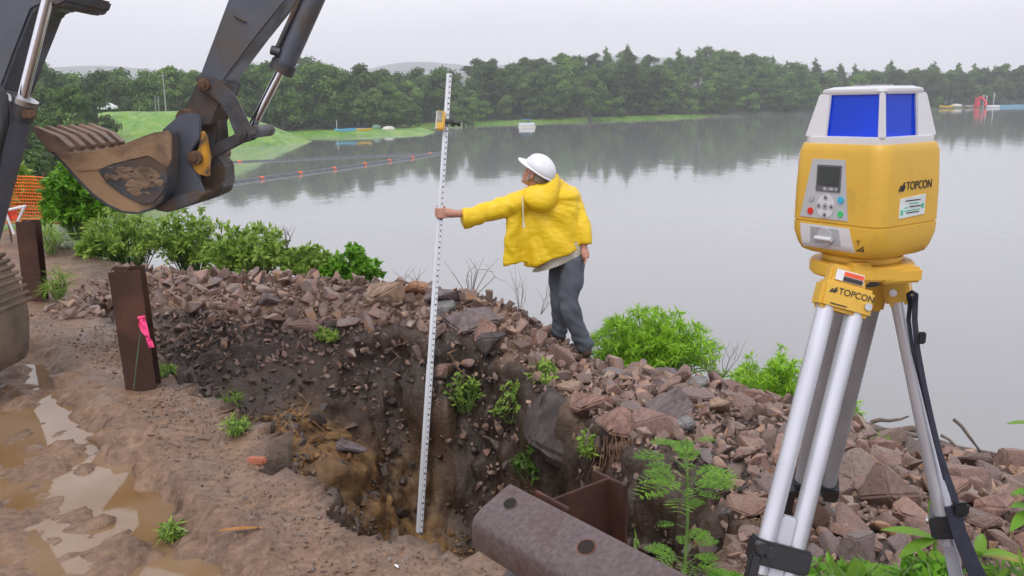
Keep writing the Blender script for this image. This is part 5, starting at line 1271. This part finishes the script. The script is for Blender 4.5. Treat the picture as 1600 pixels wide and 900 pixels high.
MB().add(*loft([glass_ring(zb-.002, .91), glass_ring(zt_, .91)], False, False)).build('window_glass', M_blueglass, ins)
# rotor inside
c0, c1 = IL(0, 0, zb-.002), IL(0, 0, zb+.040); MB().tube([c0, c0.lerp(c1, .5), c1], [.022, .016, .016], 20).tube([c1, IL(0, 0, zb+.062)], .012, 16).build('rotor', M_white, ins, smooth=True)
# carrying handle at the left side face
def hnd(pts, r): return MB().tube([IL(*p) for p in pts], r, 12, squash=.6)
MB().tube([IL(-hw*.9, -.030, .150), IL(-hw*1.05, -.030, .152), IL(-hw*1.13, -.030, .140), IL(-hw*1.13, -.030, .10), IL(-hw*1.14, -.030, .05), IL(-hw*1.0, -.03, .035)], [.013, .014, .013, .011, .011, .011], 12, squash=.8).build('handle', M_lg, ins, smooth=True)
MB().tube([IL(-hw*.9, .030, .150), IL(-hw*1.10, .030, .152), IL(-hw*1.13, .030, .140), IL(-hw*1.13, .030, .10), IL(-hw*1.12, .030, .05), IL(-hw*1.0, .03, .035)], [.013, .014, .013, .011, .011, .011], 12, squash=.8).build('handle', M_lg, ins, smooth=True)
MB().box(IL(hw*.96, .035, .0075+.02), (.001, .001, .001)).build('side_lug', M_ly, ins) if False else None
# tripod ----------------------------------------------------------------------
hc = P(1346, 412, 1.235)
tri = thing('tripod', hc, 'aluminium survey tripod with yellow head and black leg clamps at the right', 'tripod')
def disc_(c_, r, h_, m, name, par, n=40, bev=.003): return MB().tube([c_, c_ + Vector((0, 0, h_))], r, n).build(name, m, par, bevel=bev)
hd = MB(); zt0 = base.z - .002
def hz_(dx, dy, dz): return Vector((base.x+dx, base.y+dy, zt0+dz))
disc_(hz_(0, 0, -.012), .056, .0115, M_ly, 'instrument_mount', ins)
disc_(hz_(0, 0, -.033), .072, .0205, M_ly, 'tripod_head', tri)
disc_(hz_(0, 0, -.05), .03, .02, M_exd, 'mounting_screw', tri)
top3 = {}
def leg(name, top_px, bot_px, D0, D1, spread_vec, w0, w1, mt, block=True, tube_r=.0118, front=True, foot_z=-.15):
    a = P(*top_px, D0); b_ = P(*bot_px, D1); d = (b_-a).normalized()
    s = Vector(spread_vec); s = (s - d*s.dot(d)).normalized()
    return a, b_, d, s
def build_leg(a, b_, s, sep, r, m, clamp_t, inner_r, ln_extra, label, text_face=False, flat=False, blk=(.062, .034, .05)):
    d = (b_-a).normalized(); Lg = (b_-a).length; n_ = d.cross(s).normalized(); n_ = n_ if n_.y < 0 else -n_
    lg = MB()
    for q in (-1, 1): lg.tube([a + s*sep/2*q - d*.005, a + s*sep/2*q + d*(Lg*clamp_t+.03)], r, 18)
    o = lg.build('leg', m, tri, smooth=True)
    Mx = Matrix((s, n_, d)).transposed()
    c_ = a + d*(Lg*clamp_t)
    # inner sliding leg down to the point
    e = a + d*(Lg*clamp_t - .055); tip = b_ + d*ln_extra
    MB().box((e+tip)/2, (max(.012, sep-2*r)+.004, r*1.5, (tip-e).length), Mx, .002).build('sliding_leg', m, o)
    MB().tube([tip, tip + d*.06], [.014, .002], 12).build('leg_point', M_steel, o)
    MB().box(c_, (sep+2*r+.012, r*2+.014, .034), Mx, .003).build('clamp', M_black, o)
    kb = MB()
    for q in (-.006, .008): kb.tube([c_ - s*(sep/2+r-.004) + n_*(r+.002) + d*(-.006+q*.2) + s*q, c_ - s*(sep/2+r-.004) + n_*(r+.017) + d*(-.006+q*.2) + s*q], .008, 14)
    kb.build('clamp_hinge', M_black, o, smooth=True)
    MB().box(c_ - s*(sep/2+r+.004) + n_*(r+.004) + d*.04, (.016, .012, .075), Mx, .003).build('clamp_lever', M_black, o)
    return o, d, s, n_, Mx
# leg A front left
a, b_ = P(1314, 480, 1.16), P(1212, 885, 1.07); s_ = Vector((1, .06, .08))
o, d, s, n_, Mx = build_leg(a, b_, (s_ - (b_-a).normalized()*s_.dot((b_-a).normalized())).normalized(), .0415, .0128, M_alu, .955, 0, .75, '')
ba, bs_, bn, bd_ = a, s, n_, d
blk = MB().box(a - d*.012 + n_*.0, (.076, .033, .040), Mx, .005).build('leg_bracket', M_ly, tri)
MB().box(a - d*.042 + n_*-.008, (.054, .022, .030), Mx, .004).build('hinge_block', M_ly, blk)
cc_ = a - d*.043 + n_*.005; MB().box(cc_, (.040, .0015, .015), Mx @ Matrix.Rotation(R(0), 3, 'Y')).build('label_plate', M_white, blk)
MB().box(cc_ + n_*.001 + s*.005 - d*.003, (.028, .0012, .006), Mx).build('red_label', mat('orange_red_print', (.75, .10, .03), .5, bs=0), blk); MB().box(cc_ + n_*.001 + s*.005 + d*.004, (.028, .0012, .006), Mx).build('dark_label', M_ink, blk)
def bf(x, y, z): return a - d*.012 + s*x - d*y + n_*(.0172 + z)
text('brand_lettering', 'TOPCON', .0128, 0, 0, 0, M_ink, 0, blk, .00004, 0, .95, M=lambda x, y, z: bf(x - .0155, y + .003, z))
emblem(-.028, .003, .0085, lambda p: MB().prism([bf(x, y, .0004) for x, y in p], [bf(x, y, -.0006) for x, y in p]).build('emblem', M_ink, blk))
MB().prism([bf(x, y, .0003) for x, y in ((-.023, -.0125), (.001, -.0125), (.001, -.0110), (-.023, -.0110))], [bf(x, y, -.0006) for x, y in ((-.023, -.0125), (.001, -.0125), (.001, -.0110), (-.023, -.0110))]).build('slot', M_ink, blk)
MB().tube([bf(.029, -.004, -.002), bf(.029, -.004, .003)], .0052, 18).build('screw', M_steel, blk, smooth=True)
MB().box(hz_(-.025, -.055, -.022), (.03, .02, .03), None, .003).build('head_lug', M_ly, tri)
MB().box(hz_(.03, -.05, -.026), (.062, .034, .022), Matrix.Rotation(R(8), 3, 'Z'), .004).build('head_lug', M_ly, tri)
# leg B behind
a, b_ = P(1338, 470, 1.30), P(1272, 760, 1.50); s_ = Vector((1, -.35, .1)); dd_ = (b_-a).normalized()
o, d, s, n_, Mx = build_leg(a, b_, (s_ - dd_*s_.dot(dd_)).normalized(), .046, .0138, M_alud, 1.0, 0, .95, '')
MB().box(a - d*.03, (.078, .036, .075), Mx, .005).build('leg_bracket', M_ly, tri)
cB = b_
MB().tube([cB + s*.01 + n_*.02, cB + s*.01 + n_*.028], .006, 14).build('clamp_bolt', M_steel, o, smooth=True)
# leg C right, seen edge on
a, b_ = P(1405, 462, 1.265), P(1476, 812, 1.20); s_ = CAM - (a+b_)/2; s_.z = 0; s_.normalize(); dd_ = (b_-a).normalized()
o, d, s, n_, Mx = build_leg(a, b_, (s_ - dd_*s_.dot(dd_)).normalized(), .040, .0125, M_alu, 1.0, 0, .85, '')
sx = d.cross(s).normalized(); sx = sx if sx.x > 0 else -sx
cb = MB().box(a - d*.014, (.070, .036, .050), Mx, .005).build('leg_bracket', M_ly, tri)
hb = MB().prism([hz_(.035, -.02, -.010), hz_(.060, -.02, -.012), a + sx*.018 - s*.0 - d*.03, a - sx*.018 - d*.03], [hz_(.035, .02, -.010), hz_(.060, .02, -.012), a + sx*.018 + Vector((0, .03, 0)) - d*.03, a - sx*.018 + Vector((0, .03, 0)) - d*.03]).build('hinge_arm', M_ly, tri, bevel=.003)
sc = a - d*.010; MB().tube([sc + s*.036 - sx*.004, sc + s*.0395 - sx*.004], .0055, 18).build('screw', M_steel, cb, smooth=True)
cl = b_; MB().tube([cl - sx*.02, cl - sx*.026], .005, 14).build('clamp_bolt', M_steel, o, smooth=True)
# strap down leg C
M_strap = mat('black_strap', (.02, .022, .04), .7, var=.3, scale=60); mb = MB()
sp_pts = [P(1424, 462, 1.22), P(1431, 466, 1.2), P(1430, 500, 1.2), P(1434, 545, 1.19), P(1444, 600, 1.185), P(1456, 655, 1.18), P(1468, 705, 1.17), P(1480, 745, 1.165), P(1496, 790, 1.155), P(1505, 830, 1.15), P(1524, 875, 1.145), P(1550, 925, 1.14)]
strip([(p, .5 if i < 7 else .2) for i, p in enumerate(sp_pts)], .011, mb, .003)
strip([(P(1424, 462, 1.21), .3), (P(1420, 500, 1.21), .4), (P(1427, 550, 1.2), .6), (P(1442, 610, 1.19), .6), (P(1462, 690, 1.18), .5), (P(1478, 750, 1.17), .3)], .008, mb, .002)
mb.tube([P(1421, 470, 1.21), P(1419, 460, 1.205), P(1425, 456, 1.2), P(1432, 460, 1.2), P(1431, 475, 1.2)], .0032, 8)
strip([(P(1488, 792, 1.15), .2), (P(1500, 835, 1.145), .2), (P(1518, 880, 1.14), .2), (P(1536, 925, 1.14), .2)], .024, mb, .004)
mb.build('strap', M_strap, tri)
MB().box(P(1440, 528, 1.185), (.012, .006, .018), None, .002).build('buckle', M_black, tri); MB().box(P(1500, 796, 1.15), (.026, .010, .022), None, .004).build('buckle', M_black, tri)

# ------------------------------------------------------------------ grading rod and receiver
ROD_B, ROD_T = P(655, 834, 6.0), P(702, 115, 7.05)
HB = H1(ROD_B.x, ROD_B.y); print('rod base z', ROD_B.z, 'ground', HB)
d = (ROD_T-ROD_B).normalized(); s = Vector((1, 0, 0)); s = (s - d*s.dot(d)).normalized(); n_ = -s.cross(d)
Mx = Matrix((s, n_, d)).transposed()
rod = thing('grade_rod', ROD_B, 'long white grade rod held upright by the worker with its foot in the pit', 'rod')
M_rodw = mat('rod_white', (.66, .68, .72), .35, .1, var=.06, scale=3)
secs = [(0, .36, .052), (.36, .68, .047), (.68, 1, .041)]
tot = (ROD_T-ROD_B).length
for i, (t0, t1, w_) in enumerate(secs):
    c_ = ROD_B.lerp(ROD_T, (t0+t1)/2); o = MB().box(c_, (w_, w_*.62, tot*(t1-t0)), Mx, .004).build('rod_section', M_rodw, rod)
    MB().box(c_ + s*w_*.05 - n_*(w_*.31+.001), (w_*.10, .002, tot*(t1-t0)*.995), Mx).build('groove', M_lg2, o)
    mb = MB(); z = t0*tot + .01; k = 0
    while z < t1*tot - .01:
        q = ROD_B + d*z + s*(w_*.5-.009) - n_*(w_*.31+.0006)
        mb.box(q - s*(.002 if k % 5 == 0 else 0), (.014 if k % 5 == 0 else .009, .002, .013), Mx); z += .045; k += 1
    mb.build('graduations', M_ink, o)
MB().box(ROD_B, (.056, .036, .03), Mx, .004).build('foot', M_steel, rod)
tq = (834-192)/(834-115); rc = ROD_B.lerp(ROD_T, .893)
rc = P(697, 192, ROD_B.lerp(ROD_T, .893).y)
rcv = thing('laser_receiver', rc, 'small yellow and grey laser receiver clamped near the top of the rod', 'receiver')
MB().box(rc - s*.040 + d*.0 - n_*.055, (.072, .035, .155), Mx, .010).build('housing', M_ly, rcv)
MB().box(rc - s*.046 + d*.028 - n_*.0745, (.036, .004, .085), Mx, .002).build('sensor_window', mat('sensor', (.32, .31, .28), .25), rcv)
MB().box(rc - s*.070 + d*.0 - n_*.0575, (.013, .036, .15), Mx, .004).build('side_grip', M_lg, rcv)
MB().box(rc + s*.010 - n_*.045, (.09, .03, .034), Mx, .005).box(rc + s*.050 + n_*.0, (.03, .09, .034), Mx, .005).tube([rc + s*.05, rc + s*.10], .012, 10).tube([rc + s*.095, rc + s*.115], .022, 12).build('clamp', M_black, rcv)
# ------------------------------------------------------------------ the worker
import time
def remesh(obj, vox, smooth=6, fac=.5):
    m = obj.modifiers.new('r', 'REMESH'); m.mode = 'VOXEL'; m.voxel_size = vox; m.adaptivity = 0
    if smooth: s = obj.modifiers.new('s', 'SMOOTH'); s.iterations = smooth; s.factor = fac
    dg = bpy.context.evaluated_depsgraph_get(); me = bpy.data.meshes.new_from_object(obj.evaluated_get(dg))
    obj.modifiers.clear(); mats = list(obj.data.materials); obj.data = me
    me.materials.clear(); [me.materials.append(q) for q in mats]; me.polygons.foreach_set('use_smooth', [True]*len(me.polygons)); return obj
def getv(me): v = np.empty(len(me.vertices)*3, np.float32); me.vertices.foreach_get('co', v); return v.reshape(-1, 3).astype(float)
def getn(me): v = np.empty(len(me.vertices)*3, np.float32); me.vertices.foreach_get('normal', v); return v.reshape(-1, 3).astype(float)
def setv(me, v): me.vertices.foreach_set('co', v.astype(np.float32).ravel()); me.update()
def chain(mb, pts, radii, n=16, squash=1, sub=6, flat=False):
    """smooth tube through pts (Catmull-Rom) with rounded ends"""
    pts = [Vector(p) for p in pts]; P_ = [pts[0]*2-pts[1]] + pts + [pts[-1]*2-pts[-2]]; out_ = []; rr = []
    for i in range(1, len(P_)-2):
        for k in range(sub):
            t = k/sub; a, b_, c_, d_ = P_[i-1], P_[i], P_[i+1], P_[i+2]
            out_.append(.5*((2*b_) + (c_-a)*t + (2*a-5*b_+4*c_-d_)*t*t + (-a+3*b_-3*c_+d_)*t**3)); u = t*t*(3-2*t)
            rr.append(radii[i-1]*(1-u) + radii[i]*u)
    out_.append(pts[-1]); rr.append(radii[-1])
    d0 = (out_[0]-out_[1]).normalized(); d1 = (out_[-1]-out_[-2]).normalized()
    out_ = [out_[0]+d0*rr[0]*.8, out_[0]+d0*rr[0]*.5] + out_ + [out_[-1]+d1*rr[-1]*.5, out_[-1]+d1*rr[-1]*.8]; rr = [rr[0]*.3, rr[0]*.8] + rr + [rr[-1]*.8, rr[-1]*.3]
    if flat: out_, rr = out_[:-2], rr[:-2]
    return mb.tube(out_, rr, n, squash=squash)
def ell(mb, c_, r, M=None, n=16):
    bm = bmesh.new(); bmesh.ops.create_uvsphere(bm, u_segments=n*2, v_segments=n, radius=1); bm.verts.index_update(); M = M or Matrix.Identity(3)
    mb.add([Vector(c_) + M @ Vector((v.co.x*r[0], v.co.y*r[1], v.co.z*r[2])) for v in bm.verts], [[v.index for v in f.verts] for f in bm.faces]); bm.free(); return mb
DM = 7.02
feetR, feetL = P(913, 546, 7.0), P(876, 523, 7.16)
man = thing('person', feetR, 'worker in yellow rain jacket, white hard hat and jeans on the rocks holding the rod', 'person')
M_skin = mat('skin', (.50, .24, .17), .5, var=.12, scale=14, bs=.15, bd=.002)
M_jkt, nt, b = newmat('yellow_rain_jacket')
L(nt, ramp(nt, nnoise(nt, 3, 4), [(.3, (.78, .50, .010)), (.7, (.88, .61, .018))]), b.inputs['Base Color']); b.inputs['Roughness'].default_value = .42; b.inputs['Specular IOR Level'].default_value = .4
p_ = bump(nt, b, nnoise(nt, 5, 4, .5, stretch=(1, 1, 2.4), dist=1.3), .5, .02); bump(nt, b, nnoise(nt, 16, 3, .5, dist=1), .3, .008, p_)
M_jean = mat('grey_jeans', (.095, .108, .13), .85, var=.35, scale=4, bs=.5, bd=.006, bscale=14)
M_boot = mat('brown_boot', (.09, .055, .038), .6, var=.3, scale=10)
M_shirt, nt, b = newmat('check_shirt'); ck = nt.nodes.new('ShaderNodeTexChecker'); ck.inputs['Scale'].default_value = 60; ck.inputs[1].default_value = (.62, .58, .48, 1); ck.inputs[2].default_value = (.42, .40, .34, 1); t_ = nt.nodes.new('ShaderNodeTexCoord'); L(nt, t_.outputs['Object'], ck.inputs[0]); L(nt, ck.outputs[0], b.inputs['Base Color']); b.inputs['Roughness'].default_value = .9
J = lambda px, py, D=DM: P(px, py, D)
# joints
pel = J(886, 396, 7.08); hipR = J(895, 405, 7.02); hipL = J(876, 403, 7.16); kneeR = J(889, 474, 6.98); kneeL = J(873, 470, 7.14)
ankR = J(914, 543, 7.02); ankL = J(874, 520, 7.18); chest = J(857, 325, 7.05); neck = J(846, 290, 7.04); shR = J(890, 306, 7.12); shL = J(815, 316, 6.94)
elbL = J(756, 332, 6.82); wrL = J(712, 334, 6.70); elbR = J(907, 346, 7.04); wrR = J(913, 386, 6.96)
fwd = Vector((-.78, .42, .50)).normalized()              # where the face looks
upv = Vector((.42, -.12, 1)); upv = (upv - fwd*fwd.dot(upv)).normalized(); lft = upv.cross(fwd).normalized()
hd_c = J(838, 271, 7.0); MH = Matrix((fwd, lft, upv)).transposed()   # head: x forward, y left, z up
hp = lambda x, y, z: hd_c + MH @ Vector((x, y, z))
# body: one continuous skin mesh from head to feet
mb = MB()
ell(mb, hp(-.012, 0, .03), (.098, .078, .095), MH); ell(mb, hp(.028, 0, -.045), (.062, .060, .075), MH); ell(mb, hp(.03, 0, -.095), (.045, .045, .03), MH)
ell(mb, hp(.088, 0, -.032), (.020, .014, .024), MH); ell(mb, hp(.082, 0, -.015), (.014, .011, .03), MH); ell(mb, hp(.076, 0, .014), (.022, .052, .014), MH)
ell(mb, hp(.076, 0, -.070), (.018, .028, .008), MH); ell(mb, hp(.076, 0, -.082), (.016, .024, .008), MH); ell(mb, hp(.066, 0, -.108), (.022, .024, .018), MH)
for q in (-1, 1):
    ell(mb, hp(.055, q*.042, -.035), (.026, .022, .024), MH); ell(mb, hp(-.012, q*.080, -.018), (.018, .010, .033), MH)
chain(mb, [hp(-.02, 0, -.06), neck, chest], [.058, .062, .10]); chain(mb, [neck, chest, J(872, 365, 7.06), pel], [.07, .145, .14, .15], n=22, squash=.75)
chain(mb, [neck.lerp(shL, .3), shL, elbL, wrL], [.06, .06, .045, .029]); chain(mb, [neck.lerp(shR, .3), shR, elbR, wrR], [.06, .06, .045, .028])
chain(mb, [hipR, kneeR, ankR], [.085, .058, .042]); chain(mb, [hipL, kneeL, ankL], [.085, .058, .042])
tdir = Vector((-.55, .75, 0)).normalized()
for a_ in (ankR, ankL): chain(mb, [a_, a_ + tdir*.06 - Vector((0, 0, .05)), a_ + tdir*.15 - Vector((0, 0, .06))], [.04, .035, .028])
# left hand closed round the rod
rdir = (ROD_T-ROD_B).normalized(); grip = ROD_B.lerp(ROD_T, 0)
tt = ((wrL - ROD_B).dot(rdir)); rp_ = ROD_B + rdir*tt; rp_ = P(690, 332, (ROD_B + rdir*tt).y)
tt = ((rp_ - ROD_B).dot(rdir)); rp_ = ROD_B + rdir*tt; print('rod grip', rp_, 'wrist', wrL)
palm = rp_.lerp(wrL, .42) + Vector((0, .004, 0)); ad = (wrL-rp_).normalized()
chain(mb, [wrL, wrL.lerp(palm, .6), palm - ad*.004], [.027, .032, .034], squash=1.15)
rr_ = .030
fside = Vector((0, -1, 0))
for i in range(4):
    h_ = rdir*(.030 - .021*i); L_ = (1.0, 1.08, 1.0, .82)[i]
    k0 = palm + h_*.95 - ad*.008 + fside*.012
    k1 = rp_ + h_ + ad*.022 + fside*.034
    k2 = rp_ + h_ - ad*.012*L_ + fside*.036
    k3 = rp_ + h_ - ad*.034*L_ + fside*.014
    k4 = rp_ + h_ - ad*.032*L_ - fside*.010
    chain(mb, [k0, k1, k2, k3, k4], [.0115, .0108, .0100, .0092, .0082], n=10, sub=4)
chain(mb, [palm + rdir*.012, rp_ + rdir*.038 + ad*.03 - fside*.030, rp_ + rdir*.048 - fside*.034 - ad*.004, rp_ + rdir*.046 - fside*.026 - ad*.03], [.015, .0125, .0115, .009], n=10, sub=4)
# right hand hanging, slightly curled
hdv = (wrR-elbR).normalized(); pr_ = wrR + hdv*.05; chain(mb, [wrR, pr_, pr_ + hdv*.025], [.027, .036, .034], squash=.6)
for i in range(4):
    o_ = Vector((0, 1, 0))*(.028-.019*i); chain(mb, [pr_ + hdv*.03 + o_, pr_ + hdv*.062 + o_ + Vector((-.006, 0, 0)), pr_ + hdv*.085 + o_ + Vector((-.02, 0, 0))], [.0095, .009, .0075], n=8, sub=3)
chain(mb, [pr_ + Vector((0, .03, 0)), pr_ + hdv*.03 + Vector((-.022, .038, 0)), pr_ + hdv*.055 + Vector((-.026, .03, 0))], [.012, .0105, .008], n=8, sub=3)
body = mb.build('body', M_skin, man); remesh(body, .0055, 3)
# eyes, brows and grey sideburns
for q in (-1, 1):
    e = MB(); ell(e, hp(.083, q*.030, -.004), (.008, .011, .008), MH, 8); e.build('eye', M_white, man, smooth=True)
    e = MB(); ell(e, hp(.0905, q*.030, -.004), (.002, .004, .004), MH, 6); e.build('pupil', M_ink, man, smooth=True)
e = MB(); ell(e, hp(-.045, 0, -.015), (.066, .080, .055), MH)
for q in (-1, 1): ell(e, hp(.012, q*.069, -.045), (.018, .012, .045), MH)
hair = e.build('hair', mat('grey_hair', (.30, .26, .23), .8, var=.3, scale=60, bs=.6), man); remesh(hair, .008, 2)
# hard hat
hb = bmesh.new(); bmesh.ops.create_uvsphere(hb, u_segments=48, v_segments=24, radius=1)
bmesh.ops.delete(hb, geom=[v for v in hb.verts if v.co.z < -.02], context='VERTS'); V = []; hb.verts.index_update()
def hatp(x, y, z): return hd_c + MH @ (Matrix.Rotation(R(-4), 3, 'Y') @ Vector((x, y, z)) + Vector((-.012, 0, .040)))
HV = [hatp(v.co.x*.142, v.co.y*.118, v.co.z*.118) for v in hb.verts]; HF = [[v.index for v in f.verts] for f in hb.faces]; hb.free()
mh = MB().add(HV, HF); 
hat = mh.build('hard_hat', M_white, man, smooth=True)
sdm = hat.modifiers.new('s', 'SOLIDIFY'); sdm.thickness = .006
bm_ = MB(); n = 48; Vb = []
for k in range(n):
    a = 2*math.pi*k/n; ca_, sa_ = math.cos(a), math.sin(a); ex_ = .010 + .055*max(0, ca_)**1.6
    for rr2, zz in ((0, .004), (ex_, -.006 - .012*max(0, ca_)), (ex_, -.011 - .012*max(0, ca_)), (0, -.006)): Vb.append(hatp(ca_*(.141+rr2), sa_*(.117+rr2*.8), zz))
Fb = [(k*4+j, k*4+(j+1) % 4, ((k+1) % n)*4+(j+1) % 4, ((k+1) % n)*4+j) for k in range(n) for j in range(4)]
bm_.add(Vb, Fb).build('brim', M_white, hat, smooth=True)
rg = MB(); rg.tube([hatp(.142*math.cos(t), 0, .120*math.sin(t)) for t in np.linspace(.5, 2.6, 20)], .010, 8, squash=.6); rg.build('crown_ridge', M_white, hat, smooth=True)
# jeans
mb = MB(); chain(mb, [J(888, 378, 7.08), pel, pel - Vector((0, 0, .06))], [.15, .158, .14], n=22, squash=.82)
chain(mb, [hipR, J(893, 436, 6.99), kneeR + Vector((0, 0, .01)), J(903, 515, 7.0), ankR + Vector((0, 0, .015))], [.108, .102, .080, .077, .082], n=18)
chain(mb, [hipL, J(874, 436, 7.15), kneeL, J(875, 500, 7.17), ankL + Vector((0, 0, .01))], [.100, .095, .074, .072, .078], n=18)
je = mb.build('jeans', M_jean, man); remesh(je, .012, 4)
v = getv(je.data); n_ = getn(je.data); w_ = np.array(v) + np.array(feetR)
near_knee = np.exp(-((v[:, 2]-.36)/.12)**2) + 1.3*np.exp(-((v[:, 2]-.05)/.09)**2) + .5*np.exp(-((v[:, 2]-.75)/.1)**2)
setv(je.data, v + n_*(.007*fbm(w_[:, 0]*7, w_[:, 1]*7, w_[:, 2]*9, 3)[:, None] + (.0045*np.sin(w_[:, 2]*60 + w_[:, 0]*35 + 5*vn(w_[:, 0]*7, w_[:, 1]*7, w_[:, 2]*5))*near_knee)[:, None]))
# boots
for i_, a_ in enumerate((ankR, ankL)):
    mb = MB(); chain(mb, [a_ + Vector((0, 0, .02)), a_ - Vector((0, 0, .04)), a_ - Vector((0, 0, .055)) + tdir*.08, a_ - Vector((0, 0, .065)) + tdir*.17], [.055, .058, .052, .046], n=14, squash=1)
    o_ = mb.build('boot', M_boot, man); remesh(o_, .010, 3)
# shirt hem below the jacket
def torso_ring(cx, cy, hwp, dep, D=DM, n=36, tilt=0, sq=2.4, sk=0):
    c_ = J(cx, cy, D); w2 = hwp*PX(0, D); pts = []
    for k in range(n):
        a = 2*math.pi*k/n; ca_, sa_ = math.cos(a), math.sin(a)
        x = w2*math.copysign(abs(ca_)**(2/sq), ca_); y = dep*math.copysign(abs(sa_)**(2/sq), sa_)
        pts.append(c_ + Vector((x, y + sk*x, tilt*x)))
    return pts
mb = MB().add(*loft([torso_ring(878, 380, 34, .16, 7.07, tilt=.3), torso_ring(875, 405, 38, .165, 7.07, tilt=.32), torso_ring(868, 411, 36, .16, 7.07, tilt=.34)]))
sh_ = mb.build('shirt', M_shirt, man, smooth=True)
# jacket: torso, both sleeves and the open front panel flaring left
mb = MB().add(*loft([torso_ring(848, 287, 17, .085, 7.05, tilt=.0), torso_ring(853, 294, 35, .12, 7.05, tilt=0), torso_ring(855, 305, 45, .14, 7.05, tilt=.03), torso_ring(857, 325, 48, .155, 7.05, tilt=.05), torso_ring(857, 352, 45, .165, 7.05, tilt=.12), torso_ring(862, 378, 45, .175, 7.05, tilt=.25), torso_ring(864, 400, 46, .180, 7.05, tilt=.33)]))
# front panel hanging from the raised arm
def panel_ring(x0, x1, y0, y1, D0, D1, th):
    a_, b2 = J(x0, y0, D0), J(x1, y1, D1); n2 = (b2-a_).cross(Vector((0, 0, 1))).normalized(); pts = []
    K = 9
    for k in range(K): t = k/(K-1); pts.append(a_.lerp(b2, t) - n2*th*(.6+.4*math.sin(t*9)) + n2*(.012*math.sin(t*11)))
    for k in range(K)[::-1]: t = k/(K-1); pts.append(a_.lerp(b2, t) + n2*th*(.6+.4*math.sin(t*9)) + n2*(.012*math.sin(t*11)))
    return pts
mb.add(*loft([panel_ring(806, 850, 318, 318, 6.92, 7.0, .05), panel_ring(792, 860, 340, 345, 6.88, 7.0, .032), panel_ring(789, 864, 365, 370, 6.86, 6.98, .022), panel_ring(787, 866, 390, 392, 6.86, 7.0, .018), panel_ring(786, 868, 411, 405, 6.86, 7.0, .016), panel_ring(786, 868, 415, 407, 6.86, 7.0, .012)]))
chain(mb, [J(845, 304, 7.03), J(818, 314, 6.95), elbL + Vector((0, 0, -.005)), J(735, 340, 6.76), J(722, 342, 6.74)], [.085, .092, .078, .078, .083], n=22, flat=True)
chain(mb, [J(868, 304, 7.08), J(888, 311, 7.10), elbR, J(911, 368, 6.99), J(913, 383, 6.97)], [.08, .092, .076, .064, .062], n=22, flat=True)
ell(mb, J(852, 291, 7.0), (.11, .10, .05)); chain(mb, [J(850, 292, 7.04), J(870, 296, 7.09), J(890, 308, 7.11)], [.07, .085, .09], n=20)
jk = mb.build('jacket', M_jkt, man); remesh(jk, .0115, 3)
v = getv(jk.data); n_ = getn(jk.data); w_ = v + np.array(feetR)
# drape folds fanning from the raised shoulder and hanging in the panel
cx, cz = shL.x, shL.z; ang = np.arctan2(w_[:, 2]-cz, w_[:, 0]-cx); rad = np.hypot(w_[:, 0]-cx, w_[:, 2]-cz)
fold = .008*np.sin(ang*13 + 2.2*vn(w_[:, 0]*4, w_[:, 1]*4, w_[:, 2]*4))*sstep(.08, .3, rad)*(w_[:, 0] > cx-.05)
slv = .0045*np.sin(w_[:, 0]*55 + 4*vn(w_[:, 0]*6, w_[:, 1]*6, w_[:, 2]*6))*(w_[:, 0] < cx-.06)
cre = .007*np.abs(np.sin(ang*21 + 5*vn(w_[:, 0]*3, w_[:, 1]*3, w_[:, 2]*3)))**.5*sstep(.12, .4, rad)*(w_[:, 0] > cx)*sstep(-.2, .4, vn(w_[:, 0]*5, w_[:, 1]*5, w_[:, 2]*5))
d_ = (cre + fold + slv + .006*fbm(w_[:, 0]*5, w_[:, 1]*5, w_[:, 2]*7, 4) + .003*np.abs(fbm(w_[:, 0]*14, w_[:, 1]*14, w_[:, 2]*14, 2)))
setv(jk.data, v + n_*d_[:, None])
# hood lying folded on the back
hmb = MB()
def crescent(rows):
    V = []; Fs = []; K = len(rows[0])
    for r_ in rows: V += r_
    for i in range(len(rows)-1):
        for k in range(K-1): Fs.append((i*K+k, i*K+k+1, (i+1)*K+k+1, (i+1)*K+k))
    return V, Fs
hood_pts = [[J(x, y, D) for x, y, D in row] for row in (
    [(826, 288, 6.90), (842, 291, 6.84), (856, 288, 6.86), (864, 278, 6.93), (868, 268, 7.0)],
    [(816, 303, 6.86), (838, 304, 6.80), (858, 299, 6.82), (870, 287, 6.90), (873, 274, 6.98)],
    [(820, 316, 6.83), (842, 321, 6.77), (860, 312, 6.79), (873, 297, 6.89), (876, 282, 6.98)],
    [(829, 326, 6.85), (848, 334, 6.80), (864, 322, 6.81), (875, 304, 6.90), (877, 288, 7.0)],
    [(832, 330, 6.92), (850, 336, 6.89), (868, 325, 6.90), (878, 306, 6.97), (878, 292, 7.04)])]
hv, hf = crescent(hood_pts); hood = MB().add(hv, hf).build('hood', M_jkt, jk)
m1 = hood.modifiers.new('s', 'SUBSURF'); m1.levels = 3; m1.render_levels = 3; m2 = hood.modifiers.new('t', 'SOLIDIFY'); m2.thickness = .022; m2.offset = -1
hood.data.polygons.foreach_set('use_smooth', [True]*len(hood.data.polygons))
mb = MB(); mb.tube([J(816, 306, 6.80), J(817, 325, 6.79), J(818, 348, 6.80)], .004, 6).tube([J(818, 347, 6.80), J(818.5, 356, 6.80)], .008, 8); mb.build('drawstring', M_white, jk, smooth=True)
print('feet', feetR, H1(feetR.x, feetR.y), feetL, H1(feetL.x, feetL.y))
